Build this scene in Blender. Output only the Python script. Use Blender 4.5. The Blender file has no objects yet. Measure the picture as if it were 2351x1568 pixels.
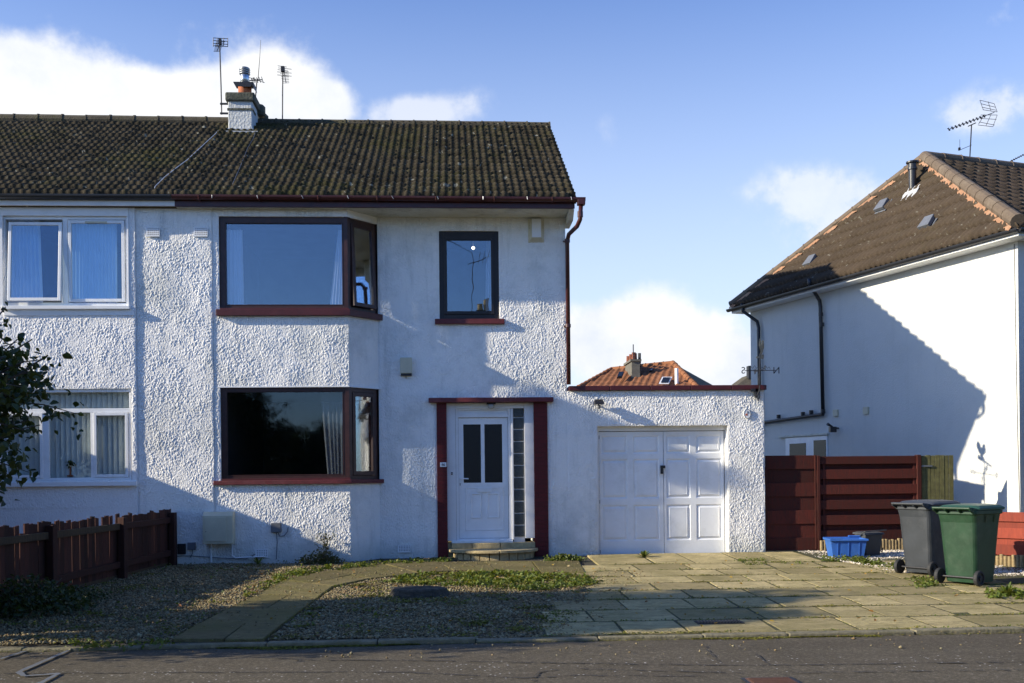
import bpy, bmesh, math, random
import numpy as np
from mathutils import Vector, Matrix
R = math.radians
rng = random.Random(7)
S = bpy.context.scene
C = S.collection

# ------------------------------------------------------------------ camera geometry (measured from the photograph)
PSI, RHO, DIST, ZC, F, HOR = R(3.2), 0.010, 17.3, 1.36, 2376.0, 1090.0
cP, sP = math.cos(PSI), math.sin(PSI)
def ray(u, v):
    a = (u-1175)/F; b = (HOR-v)/F
    X = a+RHO*b; Z = b-RHO*a
    return sP+X*cP, cP-X*sP, Z
def W(u, v, y):
    dx, dy, dz = ray(u, v); k = (y+DIST)/dy
    return Vector((dx*k, y, ZC+dz*k))
def WX(u, y, v=900): return W(u, v, y).x
def WZ(v, y, u=1175): return W(u, v, y).z
def at(u, v, depth):
    dx, dy, dz = ray(u, v)
    return Vector((dx*depth, -DIST+dy*depth, ZC+dz*depth))
def gz(x, y):
    d = -y
    if d <= 0: return 0.0
    return -0.027*min(d, 7.4)
def G(u, v, lift=0.0):
    dx, dy, dz = ray(u, v)
    k = 10.0
    for _ in range(40):
        y = -DIST+dy*k
        z = gz(0, y)+lift
        k = 0.5*k+0.5*(z-ZC)/dz
    return Vector((dx*k, -DIST+dy*k, gz(0, -DIST+dy*k)+lift))

# ------------------------------------------------------------------ tags
def tag(o, label=None, cat=None, group=None, kind=None):
    if label: o['label'] = label
    if cat: o['category'] = cat
    if group: o['group'] = group
    if kind: o['kind'] = kind
    return o
def thing(name, label, cat, loc=(0,0,0), rz=0, group=None):
    o = bpy.data.objects.new(name, None); C.objects.link(o)
    o.location = loc; o.rotation_euler = (0,0,rz)
    o.empty_display_size = 0.1
    return tag(o, label, cat, group)
def copy_tree(o, parent=None):
    c = o.copy(); C.objects.link(c)
    if parent: c.parent = parent
    for ch in list(o.children): copy_tree(ch, c)
    return c

# ------------------------------------------------------------------ mesh builder
class MB:
    def __init__(s): s.v=[]; s.f=[]; s.uv=[]
    def quad(s, a, b, c, d, uv=None):
        n=len(s.v); s.v += [tuple(a),tuple(b),tuple(c),tuple(d)]; s.f.append((n,n+1,n+2,n+3))
    def poly(s, pts):
        n=len(s.v); s.v += [tuple(p) for p in pts]; s.f.append(tuple(range(n,n+len(pts))))
    def box(s, x0,x1,y0,y1,z0,z1, M=None):
        if x0>x1: x0,x1=x1,x0
        if y0>y1: y0,y1=y1,y0
        if z0>z1: z0,z1=z1,z0
        n=len(s.v)
        p=[Vector(q) for q in ((x0,y0,z0),(x1,y0,z0),(x1,y1,z0),(x0,y1,z0),(x0,y0,z1),(x1,y0,z1),(x1,y1,z1),(x0,y1,z1))]
        if M: p=[M@q for q in p]
        s.v += [tuple(q) for q in p]
        s.f += [(n+3,n+2,n+1,n),(n+4,n+5,n+6,n+7),(n,n+1,n+5,n+4),(n+1,n+2,n+6,n+5),(n+2,n+3,n+7,n+6),(n+3,n,n+4,n+7)]
        return s
    def bar(s, a, b, w, h, up=(0,0,1)):
        a=Vector(a); b=Vector(b); d=(b-a); L=d.length
        if L<1e-6: return s
        d.normalize(); u=Vector(up); r=d.cross(u)
        if r.length<1e-4: r=d.cross(Vector((1,0,0)))
        r.normalize(); u=r.cross(d)
        M=Matrix((r,d,u)).transposed().to_4x4(); M.translation=a
        return s.box(-w/2,w/2,0,L,-h/2,h/2,M)
    def prism(s, pts, off):
        """polygon pts extruded by vector off"""
        n=len(s.v); k=len(pts); off=Vector(off)
        s.v += [tuple(p) for p in pts]+[tuple(Vector(p)+off) for p in pts]
        s.f.append(tuple(range(n+k-1,n-1,-1))); s.f.append(tuple(range(n+k,n+2*k)))
        for i in range(k):
            j=(i+1)%k; s.f.append((n+i,n+j,n+k+j,n+k+i))
        return s
    def tube(s, pts, r, seg=8, cap=True):
        pts=[Vector(p) for p in pts]; n0=len(s.v); rr=r if isinstance(r,(list,tuple)) else [r]*len(pts)
        prev=None
        for i,p in enumerate(pts):
            if i==0: d=pts[1]-p
            elif i==len(pts)-1: d=p-pts[i-1]
            else: d=(pts[i+1]-p).normalized()+(p-pts[i-1]).normalized()
            d.normalize()
            if prev is None:
                q=d.cross(Vector((0,0,1)))
                if q.length<.05: q=d.cross(Vector((1,0,0)))
            else:
                q=prev-d*prev.dot(d)
            q.normalize(); prev=q; w=d.cross(q)
            for k in range(seg):
                a=2*math.pi*k/seg
                s.v.append(tuple(p+(q*math.cos(a)+w*math.sin(a))*rr[i]))
        for i in range(len(pts)-1):
            for k in range(seg):
                k2=(k+1)%seg; a=n0+i*seg
                s.f.append((a+k,a+k2,a+seg+k2,a+seg+k))
        if cap:
            s.f.append(tuple(n0+k for k in range(seg-1,-1,-1)))
            a=n0+(len(pts)-1)*seg; s.f.append(tuple(a+k for k in range(seg)))
        return s
    def lathe(s, c, prof, seg=20, M=None):
        n0=len(s.v)
        for r,z in prof:
            for k in range(seg):
                a=2*math.pi*k/seg
                p=Vector((r*math.cos(a),r*math.sin(a),z))
                if M: p=M@p
                s.v.append(tuple(p+Vector(c)))
        for i in range(len(prof)-1):
            for k in range(seg):
                k2=(k+1)%seg; a=n0+i*seg
                s.f.append((a+k,a+k2,a+seg+k2,a+seg+k))
        s.f.append(tuple(n0+k for k in range(seg-1,-1,-1)))
        a=n0+(len(prof)-1)*seg; s.f.append(tuple(a+k for k in range(seg)))
        return s
    def split(s, name, mat, parent=None, **k):
        par=list(range(len(s.v)))
        def fd(i):
            while par[i]!=i: par[i]=par[par[i]]; i=par[i]
            return i
        for f_ in s.f:
            for q in f_[1:]: par[fd(q)]=fd(f_[0])
        g={}
        for f_ in s.f: g.setdefault(fd(f_[0]),[]).append(f_)
        for fs in g.values():
            m=MB(); mp={}
            for f_ in fs:
                for q in f_:
                    if q not in mp: mp[q]=len(m.v); m.v.append(s.v[q])
                m.f.append(tuple(mp[q] for q in f_))
            m.build(name,mat,parent,**k)
    def build(s, name, mat, parent=None, bevel=0, smooth=False, weld=False):
        me=bpy.data.meshes.new(name); me.from_pydata(s.v,[],s.f)
        bm=bmesh.new(); bm.from_mesh(me)
        if weld: bmesh.ops.remove_doubles(bm,verts=bm.verts,dist=1e-4)
        bmesh.ops.recalc_face_normals(bm,faces=bm.faces)
        bm.to_mesh(me); bm.free()
        me.update()
        if mat: me.materials.append(mat)
        o=bpy.data.objects.new(name,me); C.objects.link(o)
        if parent: o.parent=parent
        if smooth:
            me.polygons.foreach_set('use_smooth',[True]*len(me.polygons))
        if bevel:
            m=o.modifiers.new('bevel','BEVEL'); m.width=bevel; m.segments=2; m.limit_method='ANGLE'; m.angle_limit=R(40)
            m.harden_normals=False
        return o
def npmesh(name, V, Fc, mat, parent=None, smooth=False, uv=None):
    me=bpy.data.meshes.new(name); V=np.asarray(V,dtype=np.float32); Fc=np.asarray(Fc,dtype=np.int32)
    nf,k=Fc.shape
    me.vertices.add(len(V)); me.vertices.foreach_set('co',V.ravel())
    me.loops.add(nf*k); me.loops.foreach_set('vertex_index',Fc.ravel())
    me.polygons.add(nf); me.polygons.foreach_set('loop_start',np.arange(0,nf*k,k,dtype=np.int32))
    me.polygons.foreach_set('loop_total',np.full(nf,k,dtype=np.int32))
    if smooth: me.polygons.foreach_set('use_smooth',np.ones(nf,dtype=bool))
    if uv is not None:
        l=me.uv_layers.new(name='UVMap'); l.data.foreach_set('uv',np.asarray(uv,dtype=np.float32)[Fc.ravel()].ravel())
    me.update(); me.validate()
    if mat: me.materials.append(mat)
    o=bpy.data.objects.new(name,me); C.objects.link(o)
    if parent: o.parent=parent
    return o

# ------------------------------------------------------------------ materials
class NT:
    def __init__(s, name):
        s.m=bpy.data.materials.new(name); s.m.use_nodes=True; s.t=s.m.node_tree; s.t.nodes.clear()
        s.out=s.n('ShaderNodeOutputMaterial'); s._c=None
    def n(s, typ, **kw):
        x=s.t.nodes.new(typ)
        for k,v in kw.items():
            if isinstance(v, bpy.types.NodeSocket): s.t.links.new(v, x.inputs[k])
            elif k in x.inputs: x.inputs[k].default_value=v
            else: setattr(x,k,v)
        return x
    def L(s,a,b): s.t.links.new(a,b)
    def co(s):
        if s._c is None: s._c=s.n('ShaderNodeNewGeometry').outputs['Position']
        return s._c
    def mapping(s, scale=(1,1,1), rot=(0,0,0), src=None):
        m=s.n('ShaderNodeMapping'); m.inputs['Scale'].default_value=scale; m.inputs['Rotation'].default_value=rot
        s.L(src or s.co(), m.inputs['Vector']); return m.outputs[0]
    def noise(s, scale, detail=3, rough=.55, src=None, dist=0.0):
        x=s.n('ShaderNodeTexNoise'); x.inputs['Scale'].default_value=scale; x.inputs['Detail'].default_value=detail
        x.inputs['Roughness'].default_value=rough; x.inputs['Distortion'].default_value=dist
        s.L(src or s.co(), x.inputs['Vector']); return x.outputs['Fac']
    def vor(s, scale, src=None, feature='F1', out='Distance', rnd=1.0):
        x=s.n('ShaderNodeTexVoronoi'); x.feature=feature; x.inputs['Scale'].default_value=scale; x.inputs['Randomness'].default_value=rnd
        s.L(src or s.co(), x.inputs['Vector']); return x.outputs[out]
    def ramp(s, fac, stops, interp='LINEAR'):
        x=s.n('ShaderNodeValToRGB'); x.color_ramp.interpolation=interp; e=x.color_ramp.elements
        while len(e)<len(stops): e.new(.5)
        for i,(p,c) in enumerate(stops):
            e[i].position=p; e[i].color=(c,c,c,1) if isinstance(c,(int,float)) else (*c,1)
        s.L(fac,x.inputs[0]); return x.outputs[0]
    def math(s, op, a, b=0.0, c=None, clamp=False):
        x=s.n('ShaderNodeMath'); x.operation=op; x.use_clamp=clamp
        for i,v in enumerate((a,b) if c is None else (a,b,c)):
            if isinstance(v,bpy.types.NodeSocket): s.L(v,x.inputs[i])
            else: x.inputs[i].default_value=v
        return x.outputs[0]
    def mix(s, fac, a, b, mode='MIX'):
        x=s.n('ShaderNodeMix'); x.data_type='RGBA'; x.blend_type=mode; x.clamp_factor=True
        for i,v in ((0,fac),(6,a),(7,b)):
            if isinstance(v,bpy.types.NodeSocket): s.L(v,x.inputs[i])
            elif i==0: x.inputs[0].default_value=v
            else: x.inputs[i].default_value=(*v,1)
        return x.outputs[2]
    def bump(s, h, dist=.01, strength=1.0, prev=None):
        x=s.n('ShaderNodeBump'); x.inputs['Distance'].default_value=dist; x.inputs['Strength'].default_value=strength
        s.L(h,x.inputs['Height'])
        if prev is not None: s.L(prev,x.inputs['Normal'])
        return x.outputs[0]
    def bsdf(s, col, rough=.7, normal=None, metal=0.0, spec=.5, **kw):
        x=s.n('ShaderNodeBsdfPrincipled')
        for k,v in (('Base Color',col),('Roughness',rough),('Metallic',metal),('Specular IOR Level',spec)):
            if isinstance(v,bpy.types.NodeSocket): s.L(v,x.inputs[k])
            elif k=='Base Color': x.inputs[k].default_value=(*v,1)
            else: x.inputs[k].default_value=v
        for k,v in kw.items():
            x.inputs[k.replace('_',' ')].default_value=v
        if normal is not None: s.L(normal,x.inputs['Normal'])
        s.L(x.outputs[0],s.out.inputs[0]); return x
    def rnd(s):
        return s.n('ShaderNodeNewGeometry').outputs['Random Per Island']

def mul(c,k): return tuple(min(1,x*k) for x in c)
def simple(name, col, rough=.6, var=.12, nscale=6, bump=0, bscale=60, metal=0, spec=.5, stain=None):
    t=NT(name); n=t.noise(nscale,5,.65)
    c=t.mix(t.ramp(n,[(.3,0.0),(.7,1.0)]), mul(col,1-var), mul(col,1+var))
    if stain:
        n2=t.noise(2.3,7,.75); c=t.mix(t.ramp(n2,[(.5,0.0),(.72,stain[1])]), c, stain[0])
    b=None
    if bump: b=t.bump(t.noise(bscale,4,.6),bump)
    t.bsdf(c,rough,b,metal,spec); return t.m

def stucco(name, col=(.90,.88,.845), scale=52, dist=.024, dirt=.75, smoothz=None):
    t=NT(name)
    src=t.mapping((1,1,.62))
    a=t.noise(scale,5,.72,src,0); b=t.noise(scale*.45,3,.6,src); c=t.vor(scale*.9,src,'F1')
    h=t.math('ADD',t.math('MULTIPLY',a,1.1),t.math('MULTIPLY',b,.7))
    h=t.math('ADD',h,t.math('MULTIPLY',c,-.75))
    big=t.noise(1.3,3,.5)
    amp=t.ramp(big,[(.3,.7),(.7,1.25)])
    h=t.math('MULTIPLY',h,amp)
    nrm=t.bump(h,dist*.35)
    nrm=t.bump(t.noise(scale*5,2,.5),dist*.12,1,nrm)
    strk=t.noise(5,5,.7,t.mapping((1,1,.10)))
    st=t.noise(.9,8,.72); cc=t.mix(t.ramp(st,[(.48,0.0),(.75,dirt)]), col, (.47,.49,.47))
    cc=t.mix(t.ramp(strk,[(.54,0.0),(.78,dirt*.6)]), cc, (.42,.43,.40))
    sp=t.noise(9,6,.8); cc=t.mix(t.ramp(sp,[(.62,0.0),(.75,.45*dirt)]), cc, (.33,.34,.32))
    # splashes of dirt and algae low on the wall, within 35 cm of the ground
    z=t.n('ShaderNodeSeparateXYZ'); t.L(t.co(),z.inputs[0])
    zz=t.math('ADD',z.outputs[2],t.math('MULTIPLY',t.noise(5,5,.7),.5))
    cc=t.mix(t.ramp(zz,[(.22,.55),(.62,0.0)]), cc, (.40,.42,.36))
    # run-off dirt right below the soffit
    cc=t.mix(t.math('MULTIPLY',t.ramp(t.math('ADD',z.outputs[2],t.math('MULTIPLY',t.noise(6,6,.8),.35)),[(0,0.0),(1,1.0)]),0.0), cc, (.3,.28,.2))
    t.bsdf(cc,.85,nrm,spec=.2)
    return t.m

def glass(name, refl=.32, tint=(.75,.82,.9), fw_=.45, rg=.0):
    t=NT(name)
    g=t.n('ShaderNodeBsdfGlossy'); g.inputs['Roughness'].default_value=rg; g.inputs['Color'].default_value=(.95,.97,1,1)
    n=t.bump(t.noise(1.1,2,.5),.0018); t.L(n,g.inputs['Normal'])
    tr=t.n('ShaderNodeBsdfTransparent'); tr.inputs['Color'].default_value=(*tint,1)
    lw=t.n('ShaderNodeLayerWeight'); lw.inputs['Blend'].default_value=.35
    f=t.math('ADD',t.math('MULTIPLY',lw.outputs['Fresnel'],fw_),refl,clamp=True)
    m=t.n('ShaderNodeMixShader'); t.L(f,m.inputs[0]); t.L(tr.outputs[0],m.inputs[1]); t.L(g.outputs[0],m.inputs[2])
    t.L(m.outputs[0],t.out.inputs[0]); return t.m

def tiles_mat(name, base, moss=.35, lich=.5, dark=.45, tx=.30, ty=.25, mossband=None):
    t=NT(name)
    uv=t.n('ShaderNodeUVMap').outputs[0]
    sx=t.n('ShaderNodeSeparateXYZ'); t.L(uv,sx.inputs[0])
    ix=t.math('FLOOR',sx.outputs[0]); iy=t.math('FLOOR',sx.outputs[1])
    cb=t.n('ShaderNodeCombineXYZ'); t.L(ix,cb.inputs[0]); t.L(iy,cb.inputs[1])
    wn=t.n('ShaderNodeTexWhiteNoise'); wn.noise_dimensions='2D'; t.L(cb.outputs[0],wn.inputs['Vector'])
    c=t.mix(wn.outputs['Value'], mul(base,1-dark), mul(base,1+dark*.7))
    fine=t.noise(35,5,.7); c=t.mix(t.ramp(fine,[(.3,0.0),(.7,.6)]), c, mul(base,.55))
    m1=t.noise(.55,5,.6); m2=t.noise(14,4,.7)
    mm=t.math('ADD',t.math('MULTIPLY',m1,.6),t.math('MULTIPLY',m2,.5))
    c=t.mix(t.ramp(mm,[(.56,0.0),(.68,moss)]), c, (.075,.075,.016))
    l=t.noise(7.5,3,.6,dist=1.2); l2=t.vor(9)
    c=t.mix(t.math('MULTIPLY',t.ramp(l,[(.60,0.0),(.63,1.0)]),t.ramp(l2,[(.25,lich),(.42,0.0)])), c, (.42,.42,.36))
    sp=t.vor(60); c=t.mix(t.ramp(sp,[(.08,lich*.55),(.16,0.0)]), c, (.40,.38,.33))
    t.bsdf(c,.9,t.bump(t.noise(70,4,.7),.006),spec=.15)
    return t.m

M={}
M['stucco']=stucco('white_roughcast')
M['stucco2']=stucco('white_roughcast_neighbour',(.88,.865,.85),dirt=.15)
M['render']=stucco('white_fine_render',(.63,.63,.60),scale=60,dist=.012,dirt=.40)
M['smooth_white']=simple('white_painted_trim',(.80,.80,.80),.45,.04,3,.0006,40,stain=((.5,.5,.42),.25))
M['upvc']=simple('white_upvc',(.82,.83,.84),.32,.05,3,stain=((.50,.49,.43),.35))
M['cream']=simple('cream_plastic',(.56,.52,.38),.5,.06,5,stain=((.3,.3,.22),.3))
M['soffit']=simple('cream_soffit_paint',(.62,.61,.52),.7,.08,4,.001,30,stain=((.16,.14,.08),.7))
M['brownframe']=simple('dark_stained_window_timber',(.050,.018,.014),.4,.3,9,.0008,90,stain=((.02,.012,.01),.5))
M['darkframe']=simple('near_black_window_timber',(.018,.012,.011),.45,.3,9,.0008,90)
M['redpaint']=simple('dark_red_gloss_paint',(.070,.010,.010),.45,.2,8,.001,70,stain=((.09,.03,.03),.55))
M['redgutter']=simple('faded_maroon_gutter_plastic',(.058,.012,.011),.4,.25,6,stain=((.05,.03,.03),.5))
M['maroonsill']=simple('worn_maroon_sill_paint',(.115,.015,.018),.6,.25,12,.003,50,stain=((.24,.10,.10),.35))
M['black']=simple('black_plastic_pipe',(.018,.018,.02),.35,.2,5)
M['darkmetal']=simple('weathered_dark_metal',(.035,.035,.038),.5,.2,20,metal=.5)
M['alu']=simple('dull_aluminium',(.35,.36,.38),.4,.15,20,metal=.8)
M['steel']=simple('galvanised_steel_flue',(.55,.58,.62),.3,.15,14,metal=.9)
M['terracotta']=simple('terracotta_clay',(.45,.13,.05),.8,.2,10,.002,40)
M['stonecap']=simple('mossy_dark_stone_cap',(.10,.10,.075),.95,.4,14,.02,25,stain=((.03,.035,.02),.8))
M['curtain']=simple('pale_curtain_cloth',(.80,.84,.88),.9,.06,3)
M['blind']=simple('grey_vertical_blind_cloth',(.80,.81,.78),.9,.08,6)
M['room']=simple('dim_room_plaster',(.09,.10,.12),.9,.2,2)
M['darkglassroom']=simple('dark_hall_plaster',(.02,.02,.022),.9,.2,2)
M['rubber']=simple('black_rubber',(.02,.02,.021),.7,.15,20)
M['binfgreen']=simple('green_bin_plastic',(.011,.043,.019),.46,.25,4,.0008,120,stain=((.07,.11,.07),.5))
M['bingrey']=simple('grey_bin_plastic',(.030,.035,.043),.5,.25,4,.0008,120,stain=((.13,.13,.13),.35))
M['binlid']=simple('faded_green_lid_plastic',(.022,.072,.045),.4,.12,5,stain=((.12,.2,.14),.3))
M['greylid']=simple('faded_grey_lid_plastic',(.048,.054,.063),.4,.12,5,stain=((.2,.2,.2),.3))
M['blue']=simple('blue_crate_plastic',(.035,.13,.45),.45,.12,6,.001,60,stain=((.1,.2,.4),.4))
M['caddy']=simple('dark_grey_caddy_plastic',(.055,.06,.062),.45,.15,6,stain=((.12,.12,.11),.4))
M['log']=simple('sawn_log_edging_timber',(.30,.22,.11),.9,.3,25,.004,60,stain=((.1,.08,.05),.6))
M['lead']=simple('grey_lead_flashing',(.42,.43,.44),.6,.25,14,.006,25)
M['mortar']=simple('orange_mortar_bedding',(.34,.18,.10),.95,.25,20,.02,30,stain=((.45,.35,.25),.4))
M['ridgetile']=simple('brown_concrete_ridge_tile',(.13,.095,.065),.9,.15,12,.004,60,stain=((.32,.27,.2),.35))
M['ridgedark']=simple('mossy_dark_ridge_tile',(.075,.062,.040),.95,.35,9,.01,40,stain=((.11,.105,.03),.8))
M['tiles']=tiles_mat('dark_brown_roof_tiles',(.058,.047,.031),lich=.5)
M['tiles2']=tiles_mat('brown_concrete_roof_tiles',(.080,.059,.042),moss=.10,lich=.28,dark=.15)
M['pantile']=tiles_mat('orange_clay_pantiles',(.27,.115,.055),moss=.0,lich=.35,dark=.35)
M['tree_bark']=simple('grey_brown_bark',(.10,.08,.06),.95,.3,14,.02,18)
M['number']=simple('plaque_black_ink',(.02,.02,.03),.5,.05)
M['oldstone']=simple('sandstone_step',(.46,.36,.19),.9,.25,12,.01,30,stain=((.14,.13,.08),.6))
M['ply']=simple('weathered_green_boards',(.135,.125,.045),.85,.35,14,.004,40,stain=((.07,.07,.02),.6))

def wood(name, col, dirt=(.03,.02,.015)):
    t=NT(name); r=t.rnd()
    c=t.mix(r, mul(col,.55), mul(col,1.45))
    g=t.noise(6,6,.7,t.mapping((6,6,1))); c=t.mix(t.ramp(g,[(.4,0.0),(.7,.6)]), c, dirt)
    t.bsdf(c,.75,t.bump(g,.004),spec=.3); return t.m
M['fencered']=wood('red_brown_stained_fence_boards',(.070,.022,.014))
M['fencerail']=wood('bleached_fence_rail_timber',(.10,.065,.035))
M['gatered']=wood('dark_red_stained_gate_boards',(.085,.016,.010))
M['orangefence']=wood('orange_red_stained_boards',(.24,.042,.022),(.12,.025,.018))

def brick_mat(name, c1, c2, mort, scale, bump=.006):
    t=NT(name); sep=t.n('ShaderNodeSeparateXYZ'); t.L(t.co(),sep.inputs[0]); cb=t.n('ShaderNodeCombineXYZ')
    t.L(t.math('ADD',sep.outputs[0],sep.outputs[1]),cb.inputs[0]); t.L(sep.outputs[2],cb.inputs[1])
    b=t.n('ShaderNodeTexBrick'); t.L(cb.outputs[0],b.inputs['Vector']); b.inputs['Scale'].default_value=scale
    b.inputs['Color1'].default_value=(*c1,1); b.inputs['Color2'].default_value=(*c2,1); b.inputs['Mortar'].default_value=(*mort,1)
    b.inputs['Mortar Size'].default_value=.014; b.inputs['Brick Width'].default_value=.5; b.inputs['Row Height'].default_value=.165
    inv=t.math('SUBTRACT',1.0,b.outputs['Fac'])
    h=t.math('ADD',inv,t.math('MULTIPLY',t.noise(50,4,.6),.4))
    c=t.mix(t.ramp(t.noise(5,6,.7),[(.4,0.0),(.75,.5)]), b.outputs['Color'], mul(c1,.5))
    t.bsdf(c,.6,t.bump(h,bump),spec=.35); return t.m
M['redbrick']=brick_mat('maroon_painted_brick',(.12,.010,.011),(.10,.009,.010),(.085,.009,.009),2.2)

def slab_mat(name, base, green=.5):
    t=NT(name); r=t.rnd()
    c=t.mix(r, mul(base,.52), mul(base,1.32))
    n=t.noise(3.5,7,.72); c=t.mix(t.ramp(n,[(.38,0.0),(.68,.6)]), c, mul(base,.62))
    lay=t.noise(4,6,.7,t.mapping((.8,5,2)),1.6)
    c=t.mix(t.ramp(lay,[(.50,0.0),(.56,.75),(.60,0.0)]), c, (.09,.075,.03)); lay2=t.noise(7,7,.75,t.mapping((1,4,2)),2.2); c=t.mix(t.ramp(lay2,[(.47,0.0),(.52,.6),(.56,0.0)]), c, (.62*base[0],.6*base[1],.5*base[2]))
    g=t.noise(1.1,7,.75); c=t.mix(t.ramp(g,[(.42,0.0),(.66,green)]), c, (.15,.135,.035))
    c=t.mix(t.ramp(t.noise(11,6,.8),[(.5,0.0),(.72,.55)]), c, mul(base,.4))
    c=t.mix(t.ramp(t.vor(24),[(.05,.5),(.12,0.0)]), c, (.1,.09,.05))
    h=t.math('ADD',t.math('MULTIPLY',lay,1.0),t.math('MULTIPLY',t.noise(25,5,.7),.5))
    t.bsdf(c,.85,t.bump(h,.022),spec=.25); return t.m
M['slab']=slab_mat('riven_buff_paving',(.60,.485,.25),.62)
M['flag']=slab_mat('mossy_path_flag',(.215,.175,.08),.75)
M['kerb']=simple('worn_concrete_kerb',(.19,.165,.10),.9,.35,9,.012,35,stain=((.10,.095,.03),.8))

def tarmac():
    t=NT('worn_footway_tarmac')
    n=t.noise(1.2,6,.7); c=t.mix(t.ramp(n,[(.3,0.0),(.7,1.0)]),(.108,.090,.060),(.152,.128,.090))
    f=t.noise(70,4,.8); c=t.mix(t.ramp(f,[(.36,.75),(.58,0.0)]),c,(.045,.038,.028)); f2=t.noise(38,3,.7); c=t.mix(t.ramp(f2,[(.52,0.0),(.68,.55)]),c,(.30,.26,.20)); f3=t.noise(.55,5,.65,t.mapping((.5,2.2,1))); c=t.mix(t.ramp(f3,[(.42,.35),(.58,0.0)]),c,(.075,.062,.045))
    sep=t.n('ShaderNodeSeparateXYZ'); t.L(t.co(),sep.inputs[0])
    # pale chippings thickest in two worn lanes
    v=t.n('ShaderNodeTexVoronoi'); v.inputs['Scale'].default_value=26; t.L(t.mapping((1,1,1)),v.inputs['Vector'])
    def lane(y0,w): 
        q=t.math('DIVIDE',t.math('SUBTRACT',sep.outputs[1],y0),w); return t.math('POWER',2.718,t.math('MULTIPLY',t.math('MULTIPLY',q,q),-1.0))
    thr=t.math('ADD',lane(-8.75,.17),t.math('MULTIPLY',lane(-9.15,.10),.5)); thr=t.math('MULTIPLY',thr,t.ramp(t.noise(1.1,4,.6),[(.35,.25),(.6,1.0)]))
    wn=t.n('ShaderNodeSeparateColor'); t.L(v.outputs['Color'],wn.inputs[0])
    pick=t.math('LESS_THAN',wn.outputs[0],t.math('ADD',t.math('MULTIPLY',thr,.42),.006))
    spk=t.math('MULTIPLY',t.ramp(v.outputs['Distance'],[(.12,1.0),(.30,0.0)]),pick)
    c=t.mix(t.math('MULTIPLY',spk,.85),c,(.62,.60,.56))
    pit=t.vor(9); wn2=t.noise(3.1,3,.5)
    c=t.mix(t.math('MULTIPLY',t.ramp(pit,[(.05,1.0),(.12,0.0)]),t.ramp(wn2,[(.45,0.0),(.6,.8)])),c,(.03,.03,.028))
    h=t.math('ADD',t.noise(110,3,.7),t.math('MULTIPLY',t.noise(9,4,.6),.6))
    t.bsdf(c,.92,t.bump(h,.012),spec=.2); return t.m
M['tarmac']=tarmac()
M['seam']=simple('bitumen_seam',(.066,.056,.042),.8,.4,12,.004,60,stain=((.12,.1,.07),.8))
t=NT('broken_bitumen_seam'); p_=t.n('ShaderNodeBsdfPrincipled'); p_.inputs['Base Color'].default_value=(.05,.043,.032,1); p_.inputs['Roughness'].default_value=.85; tr_=t.n('ShaderNodeBsdfTransparent'); mx_=t.n('ShaderNodeMixShader'); t.L(t.ramp(t.noise(9,5,.75),[(.44,0.0),(.56,1.0)]),mx_.inputs[0]); t.L(tr_.outputs[0],mx_.inputs[1]); t.L(p_.outputs[0],mx_.inputs[2]); t.L(mx_.outputs[0],t.out.inputs[0]); M['seam_soft']=t.m
M['seal']=simple('grey_bitumen_seal_line',(.135,.145,.155),.6,.2,12,.002,60)
M['soil']=simple('damp_soil_and_grit',(.055,.046,.030),.95,.4,10,.02,40,stain=((.05,.06,.015),.6))
M['groundm']=simple('rough_ground',(.09,.085,.045),.95,.3,1,.02,8)
M['rust']=simple('rusty_iron_cover',(.13,.06,.035),.8,.3,20,.003,80)
def island(name, cols, rough=.8, trans=0.0):
    t=NT(name); c=t.ramp(t.rnd(),[(i/(len(cols)-1) if len(cols)>1 else 0,k) for i,k in enumerate(cols)])
    if trans:
        p=t.n('ShaderNodeBsdfPrincipled'); t.L(c,p.inputs['Base Color']); p.inputs['Roughness'].default_value=rough
        tl=t.n('ShaderNodeBsdfTranslucent'); t.L(t.mix(1.0,c,(1.6,1.5,.7),'MULTIPLY'),tl.inputs[0])
        m=t.n('ShaderNodeMixShader'); m.inputs[0].default_value=trans; t.L(p.outputs[0],m.inputs[1]); t.L(tl.outputs[0],m.inputs[2]); t.L(m.outputs[0],t.out.inputs[0])
    else: t.bsdf(c,rough)
    return t.m
M['pebble']=island('mixed_buff_gravel',[(c_[0]*.50,c_[1]*.47,c_[2]*.30) for c_ in [(.40,.30,.20),(.20,.16,.12),(.55,.46,.36),(.33,.20,.12),(.60,.56,.50),(.24,.22,.20),(.48,.36,.24),(.7,.66,.6)]])
M['pebble_pale']=island('pale_gravel',[(.62,.54,.42),(.74,.66,.55),(.50,.42,.32),(.78,.74,.66),(.60,.48,.36)])
M['leaf']=island('tree_leaf',[(.030,.045,.010),(.045,.070,.014),(.025,.040,.010),(.060,.085,.018),(.050,.060,.012)],.5,.25)
M['leaf2']=island('conifer_leaf',[(.020,.040,.012),(.035,.06,.018),(.025,.045,.014)],.6,.1)
M['weed']=island('weed_leaf',[(.09,.13,.015),(.14,.18,.02),(.06,.09,.012),(.19,.19,.03)],.6,.3)
M['bushleaf']=island('low_shrub_leaf',[(.07,.09,.02),(.045,.065,.018),(.10,.11,.03),(.08,.06,.03)],.6,.25)
M['moss']=island('yellow_green_moss',[(.13,.125,.012),(.19,.175,.015),(.09,.09,.010),(.24,.22,.03)],.95)
M['deadleaf']=island('fallen_leaf',[(.35,.14,.04),(.45,.30,.05),(.25,.10,.04)],.8,.2)
M['stump']=simple('old_grey_stump_wood',(.06,.052,.038),.95,.35,16,.02,22)
M['glass']=glass('window_glass',.13,(.90,.93,.97))
M['glass_l']=glass('window_glass_lower',.035,(.93,.95,.97),.25,.035)
M['doorglass']=simple('black_obscured_door_glass',(.012,.012,.012),.25,.1,5)
M['blockglass']=simple('glass_block',(.05,.06,.065),.12,.35,30,.006,30)
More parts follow.
